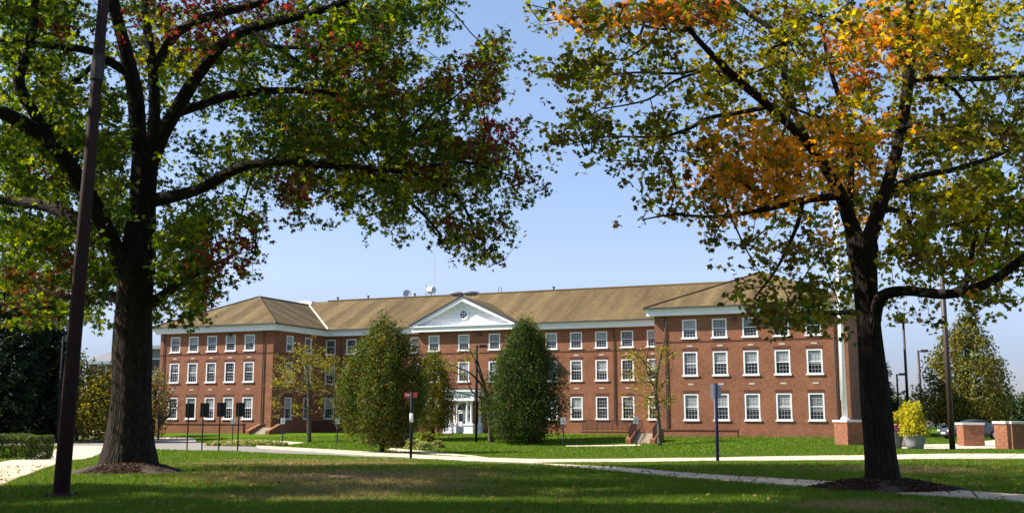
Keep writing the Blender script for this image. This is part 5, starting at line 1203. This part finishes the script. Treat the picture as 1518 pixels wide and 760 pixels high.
for px, pyb, pyt, lb_ in ((116.5, 643, 611, 'small white and blue accessible parking sign by the plaza bollards'), (217.5, 652, 616, 'accessible parking sign just right of the left trunk'), (344.5, 652, 621, 'accessible parking sign behind the row of dark signs'), (418.5, 657, 620, 'accessible parking sign left of the airy yellow tree'), (499.5, 657, 620, 'accessible parking sign right of the airy yellow tree'), (835, 661, 619.5, 'accessible parking sign right of the dark oval tree'), (943, 661, 618.5, 'accessible parking sign in front of the concrete steps')):
    b = at(px, pyb); s_ = b.y / F; hh = (pyb - pyt) * s_
    if proto is None:
        e = empty('accessible_sign', b); tag(e, lb_, 'sign', 'accessible parking signs'); proto = e; ph_ = hh; hh0 = 2.1
        m1 = MB(); m1.tube([(0, 0, -.3), (0, 0, 2.05)], .045, 8); m1.build('post', M['navy'], e)
        m1 = MB(); m1.box(-.19, .19, -.075, -.05, 1.62, 2.1); pn = m1.build('panel', M['offwhite'], e)
        m1 = MB(); y_ = -.0785
        m1.face([(.03 + .038 * math.cos(t), y_, 1.985 + .038 * math.sin(t)) for t in np.linspace(0, 6.283, 10, endpoint=False)])
        ring_mesh(m1, -.015, 1.79, .07, .09, y_, 2.2, 6.6)
        m1.face([(.0, y_, 1.94), (.05, y_, 1.94), (.03, y_, 1.80), (-.02, y_, 1.80)]); m1.face([(.0, y_, 1.85), (.02, y_, 1.80), (.12, y_, 1.80), (.12, y_, 1.835)]); m1.face([(.09, y_, 1.80), (.12, y_, 1.80), (.155, y_, 1.70), (.125, y_, 1.69)])
        m1.build('symbol', M['blue'], pn)
    else:
        e = copy_tree(proto); e.location = b; e['label'] = lb_
    e.scale = (1, 1, hh / 2.1)
# blue post with two panels
b = at(1064, 685); s_ = b.y / F; hh = 114 * s_
e = empty('road_sign', b, R(-12)); tag(e, 'grey sign back on a navy post beside the pavement', 'sign')
m1 = MB(); m1.tube([(0, 0, -.2), (0, 0, hh + .02)], .062, 8); m1.build('post', M['navy'], e, True)
m1 = MB(); m1.box(-.2, .2, .07, .085, hh - .56, hh - .02); m1.build('panel', M['alu'], e)
m1 = MB(); m1.tube([(.03, .0, hh - .15), (.03, .08, hh - .15)], .02, 6); m1.tube([(.03, .0, hh - .45), (.03, .08, hh - .45)], .02, 6); m1.build('bolt', M['alu'], e)
# red street blades on a black pole
b = at(609, 680); s_ = b.y / F; hh = 97 * s_
e = empty('street_sign', b, R(0)); tag(e, 'red sign blades on a black pole with a white sleeve before the oval tree', 'sign')
m1 = MB(); m1.tube([(0, 0, -.2), (0, 0, hh)], .065, 10); m1.build('post', M['black'], e, True)
m1 = MB(); m1.tube([(0, 0, 53 * s_), (0, 0, 66 * s_)], .085, 10); m1.build('sleeve', M['offwhite'], e, True)
for rot, dx, mt in ((R(0), -.02, 'red'), (R(62), .02, 'red')):
    m1 = MB(); L_ = 11 * s_; m1.box(-L_ if rot == 0 else -.0, .0 if rot == 0 else L_ * 1.3, -.015, .015, hh - 8.5 * s_ + (0 if rot == 0 else .01), hh - .5 * s_); o = m1.build('sign_blade', M[mt], e); o.rotation_euler = (0, 0, rot)
    if rot == 0:
        m1 = MB(); 
        for k in range(5): m1.box(-L_ + .05 + k * .075, -L_ + .05 + k * .075 + .045, -.02, -.0165, hh - 6 * s_, hh - 3 * s_)
        m1.build('marking', M['offwhite'], o)
# bollards
bp_ = None
for px, lb_ in ((111.5, 'slim dark bollard on the plaza, left of the accessible sign'), (122.5, 'slim dark bollard on the plaza, right of the accessible sign'), (146, 'slim dark bollard on the plaza, nearest the left trunk'), (70, 'slim dark bollard on the plaza behind the maroon pole'), (58, 'slim dark bollard on the plaza above the hedge')):
    b = at(px, 643.5)
    if bp_ is None:
        e = empty('bollard', b); tag(e, lb_, 'bollard', 'bollards on the plaza'); bp_ = e
        m1 = MB(); m1.lathe([(.09, 0), (.09, .7), (.07, .82), (.09, .86), (.07, .95), (.02, .98)], 12); m1.build('post', M['black'], e, True)
        m1 = MB(); m1.lathe([(.15, -.05), (.15, .04), (.1, .06)], 12); m1.build('base', M['black'], e, True)
    else: e = copy_tree(bp_); e.location = b; e['label'] = lb_

# ------------------------------------------------------------------ planters
def planter(label, px, pyb, Y, wpx, hpx, group):
    b = atY(px, pyb, Y); b.z = float(terrain(b.x, b.y)) + .05; s_ = Y / F; r_ = wpx / 2 * s_; h_ = hpx * s_
    e = empty('planter', b); tag(e, label, 'planter', group)
    m1 = MB(); m1.lathe([(r_ * .66, 0), (r_ * .76, h_ * .3), (r_ * .9, h_ * .7), (r_ * .97, h_ * .93), (r_ * 1.0, h_), (r_ * .93, h_), (r_ * .88, h_ * .9)], 24); m1.build('pot', M['planter'], e, True)
    m1 = MB(); m1.lathe([(r_ * .9, h_ * .86), (r_ * .5, h_ * .9), (.05, h_ * .92)], 20); m1.build('soil', M['soil'], e)
    return e, b + Vector((0, 0, h_ * .9)), r_
YEL = [((.50, .40, .025), .55), ((.36, .34, .03), .3), ((.2, .24, .03), .15)]
pl, pt_, r_ = planter('large grey round planter holding the big yellow shrub', 1357, 664.5, 55, 33, 21, 'grey planters')
blob_shrub('golden_shrub', 'bright yellow shrub in the large front planter', pt_, r_ * 1.15, r_ * 1.1, 46 * 55 / F, 3800, .13, YEL, group='plants in the planters')
pl, pt_, r_ = planter('grey round planter with purple flowers half hidden by the right trunk', 1327, 664.5, 56, 27, 23, 'grey planters')
blob_shrub('purple_flowers', 'purple flowering plant in the planter behind the right trunk', pt_, r_ * 1.0, r_, 14 * 56 / F, 1100, .12, [((.20, .04, .14), .5), ((.10, .05, .06), .3), ((.09, .11, .03), .2)], group='plants in the planters')
blob_shrub('golden_shrub', 'small yellow shrub rising behind the purple flowers', pt_ + Vector((.1, .3, .25)), r_ * .9, r_ * .6, 24 * 56 / F, 900, .12, YEL, group='plants in the planters')
pl, pt_, r_ = planter('smaller grey planter standing behind the two front ones', 1341, 661.5, 60, 22, 18, 'grey planters')
blob_shrub('golden_shrub', 'yellow shrub in the rear planter between the other two', pt_, r_ * 1.15, r_ * 1.1, 40 * 60 / F, 1800, .13, YEL, group='plants in the planters')

# ------------------------------------------------------------------ parked car
def car(label, base, rz_, paint='carpaint'):
    e = empty('parked_car', base, rz_); tag(e, label, 'car')
    # stations along the length: (x, half width, z bottom, z belt, z roof, half width of roof)
    S = [(-2.28, .55, .42, .58, .60, .5), (-2.22, .74, .30, .68, .70, .6), (-1.95, .86, .24, .78, .80, .70), (-1.3, .90, .2, .88, .90, .74), (-.95, .905, .2, .92, .97, .70), (-.35, .91, .2, .93, 1.36, .58), (.2, .91, .2, .94, 1.44, .58), (.8, .91, .2, .96, 1.40, .57), (1.45, .90, .2, .98, 1.12, .66), (1.75, .88, .22, .99, 1.02, .70), (2.15, .80, .30, .96, .98, .66), (2.3, .66, .42, .8, .82, .55)]
    mb = MB(); rings = []
    for (x, w_, z0, zb_, zr, wr) in S:
        pts = [(w_ * .9, z0), (w_, z0 + (zb_ - z0) * .4), (w_ * .99, zb_ - .05), (w_ * .95, zb_), (wr + (w_ * .95 - wr) * .35, zb_ + (zr - zb_) * .65), (wr, zr - .02), (wr * .6, zr + .02)]
        full = [(-y, z) for y, z in pts] + [(y, z) for y, z in pts[::-1]]
        rings.append([(x, y, z) for y, z in full])
    n = len(rings[0])
    glass = MB()
    for i in range(len(S) - 1):
        for k in range(n - 1):
            f_ = [rings[i][k], rings[i + 1][k], rings[i + 1][k + 1], rings[i][k + 1]]
            isg = (k in (3, 4, 8, 9) and 4 <= i <= 6) or (k in (5, 6, 7) and i in (4, 7) )
            (glass if isg else mb).face(f_)
        mb.face([rings[i][n - 1], rings[i + 1][n - 1], rings[i + 1][0], rings[i][0]])
    mb.face(rings[0]); mb.face(rings[-1][::-1])
    mb.build('body', M[paint], e, False); glass.build('window', M['glass'], e)
    for x in (-1.42, 1.38):
        for sy in (-1, 1):
            m1 = MB(); m1.tube([(x, sy * .70, .33), (x, sy * .935, .33)], .33, 20); wo = m1.build('wheel', M['tyre'], e)
            m1 = MB(); m1.tube([(x, sy * .936, .33), (x, sy * .945, .33)], .21, 14); m1.build('rim', M['alu'], wo)
    for sy in (-1, 1):
        m1 = MB(); m1.box(-2.30, -2.12, sy * .62 - .16, sy * .62 + .16, .60, .70); m1.build('headlight', M['offwhite'], e)
        m1 = MB(); m1.box(2.16, 2.29, sy * .6 - .15, sy * .6 + .15, .76, .9); m1.build('tail_light', M['red'], e)
        m1 = MB(); m1.box(-.75, -.55, sy * .98 - .1, sy * .98 + .1, .92, 1.05); m1.build('mirror', M['carpaint'], e)
    m1 = MB(); m1.box(-2.33, -2.285, -.26, .26, .40, .53); m1.build('plate', M['offwhite'], e)
    m1 = MB(); m1.box(-2.31, -2.26, -.5, .5, .28, .38); m1.build('grille', M['black'], e)
    return e
cb = atY(1440, 656.5, 80); cb.z = float(terrain(cb.x, cb.y)) + .03
car('grey sedan parked behind the first brick pillar', cb, R(12))

# ------------------------------------------------------------------ other buildings far behind
def far_house(name, label, px0, px1, pye, pyr, pyb, Y, mat, roofm, depth=14):
    a_ = atY(px0, pyb, Y); b_ = atY(px1, pyb, Y); zE_ = atY(px0, pye, Y).z; zR = atY(px0, pyr, Y).z
    e = empty(name, Vector(((a_.x + b_.x) / 2, Y, -.6))); tag(e, label, 'building'); hw = (b_.x - a_.x) / 2; he = zE_ + .6; hr = zR + .6
    m1 = MB(); m1.box(-hw, hw, 0, depth, 0, he); m1.build('wall', mat, e)
    m1 = MB(); o_ = .5
    m1.face([(-hw - o_, -o_, he + .003), (hw + o_, -o_, he + .003), (hw * .55, depth / 2, hr), (-hw * .55, depth / 2, hr)]); m1.face([(hw + o_, depth + o_, he + .003), (-hw - o_, depth + o_, he + .003), (-hw * .55, depth / 2, hr), (hw * .55, depth / 2, hr)])
    m1.face([(hw + o_, -o_, he + .003), (hw + o_, depth + o_, he + .003), (hw * .55, depth / 2, hr)]); m1.face([(-hw - o_, depth + o_, he + .003), (-hw - o_, -o_, he + .003), (-hw * .55, depth / 2, hr)])
    m1.build('roof', roofm, e)
    m1 = MB(); m1.box(-hw - o_, hw + o_, -o_ - .1, -o_ + .1, he - .5, he - .0); m1.build('fascia', M['white'], e)
    for k in range(max(1, int(hw * 2 / 4))):
        for z in (1.2, 4.6, 8.0):
            if z + 1.8 > he - .6: continue
            x = -hw + 2 + k * 4
            m1 = MB(); m1.box(x - .75, x + .75, -.06, -.003, z, z + 1.9); w_ = m1.build('window', M['white'], e)
            m1 = MB(); m1.box(x - .6, x + .6, -.09, -.063, z + .15, z + 1.75); m1.build('pane', M['glass'], w_)
    return e
far_house('campus_building', 'distant brick building with grey roof left of the thick trunk', 128, 212, 535, 512, 625, 170, M['brick'], M['greyroof'])
far_house('campus_building', 'grey distant building just left of the long brick front', 206, 250, 512, 511, 620, 150, M['greyroof'], M['greyroof'])
far_house('porch_building', 'low dark porch roofed building behind the flagpole', 1258, 1300, 584, 574, 625, 118, M['brick_dark'], M['greyroof'], 8)
far_house('brick_outbuilding', 'small red brick outbuilding behind the yellow planter shrub', 1370, 1398, 627, 623, 640, 150, M['brick'], M['brick_dark'], 6)

# ------------------------------------------------------------------ grass blades, fallen leaves
def inpoly(x, y, poly):
    ins = np.zeros(len(x), bool); n = len(poly)
    for i in range(n):
        x0, y0 = poly[i]; x1, y1 = poly[(i + 1) % n]
        c = ((y0 > y) != (y1 > y)) & (x < (x1 - x0) * (y - y0) / ((y1 - y0) or 1e-9) + x0); ins ^= c
    return ins
def open_ground(x, y, m=.0):
    k = np.ones(len(x), bool)
    for pl_ in PAVED: k &= ~inpoly(x, y, pl_)
    for (mx_, my_, rx, ry_) in MOUND: k &= ((x - mx_) / rx) ** 2 + ((y - my_) / ry_) ** 2 > 1
    return k
def blades(y0, y1, dens, hgt, wid, V, Cc):
    A = (y1 ** 2 - y0 ** 2) / 2 * (1518 / F) * 1.04; n = int(A * dens)
    y = np.sqrt(rng.uniform(y0 ** 2, y1 ** 2, n)); x = y * rng.uniform(-.52, .52, n)
    k = open_ground(x, y); d = dryness(x, y); k &= rng.random(n) > d * 1.05
    x, y, d = x[k], y[k], d[k]; n = len(x); z = terrain(x, y)
    a_ = rng.uniform(0, 6.28, n); lean = rng.normal(size=(n, 2)) * .45
    patch = .5 + .5 * np.sin(x * 1.3 + 1.7 * np.sin(y * .9)) * np.sin(y * 1.1 + x * .37); h_ = hgt * rng.uniform(.5, 1.25, n) * (.75 + .5 * patch); w_ = wid * rng.uniform(.7, 1.3, n)
    dx, dy = np.cos(a_) * w_, np.sin(a_) * w_
    b0 = np.stack([x - dx, y - dy, z - .01], 1); b1 = np.stack([x + dx, y + dy, z - .01], 1); tp = np.stack([x + lean[:, 0] * h_, y + lean[:, 1] * h_, z + h_], 1)
    V.append(np.stack([b0, b1, tp], 1).reshape(-1, 3))
    c = mix_cols(n, [((.056, .118, .004), .45), ((.088, .160, .006), .35), ((.14, .185, .010), .15), ((.26, .21, .08), .05)], .25)
    dr_ = (d + .15 * patch + rng.normal(size=n) * .12) > .33; c[dr_] = mix_cols(int(dr_.sum()), [((.26, .20, .085), .6), ((.14, .15, .04), .4)], .25)
    Cc.append(c)
V, Cc = [], []
blades(13.6, 19, 2600, .075, .0055, V, Cc); blades(19, 27, 1300, .08, .008, V, Cc); blades(27, 42, 420, .085, .014, V, Cc); blades(42, 66, 150, .09, .022, V, Cc); blades(66, 97, 55, .10, .034, V, Cc)
tag(npmesh('lawn_grass', np.concatenate(V), 3, M['blade'], np.concatenate(Cc)), 'short green lawn grass in the foreground', 'grass', kind='stuff')
n = 2600; y = np.sqrt(rng.uniform(14 ** 2, 34 ** 2, n)); x = y * rng.uniform(-.5, .5, n)
P = np.stack([x, y, terrain(x, y) + rng.uniform(.04, .07, n)], 1)
tag(leaves('fallen_leaves', P, .10 * rng.uniform(.6, 1.2, n), STAR, mix_cols(n, [((.20, .10, .035), .5), ((.30, .19, .05), .3), ((.16, .07, .03), .2)], .3), M['litter'], None, 1.2, .3), 'scattered brown fallen leaves on the lawn', 'fallen leaves', kind='stuff')
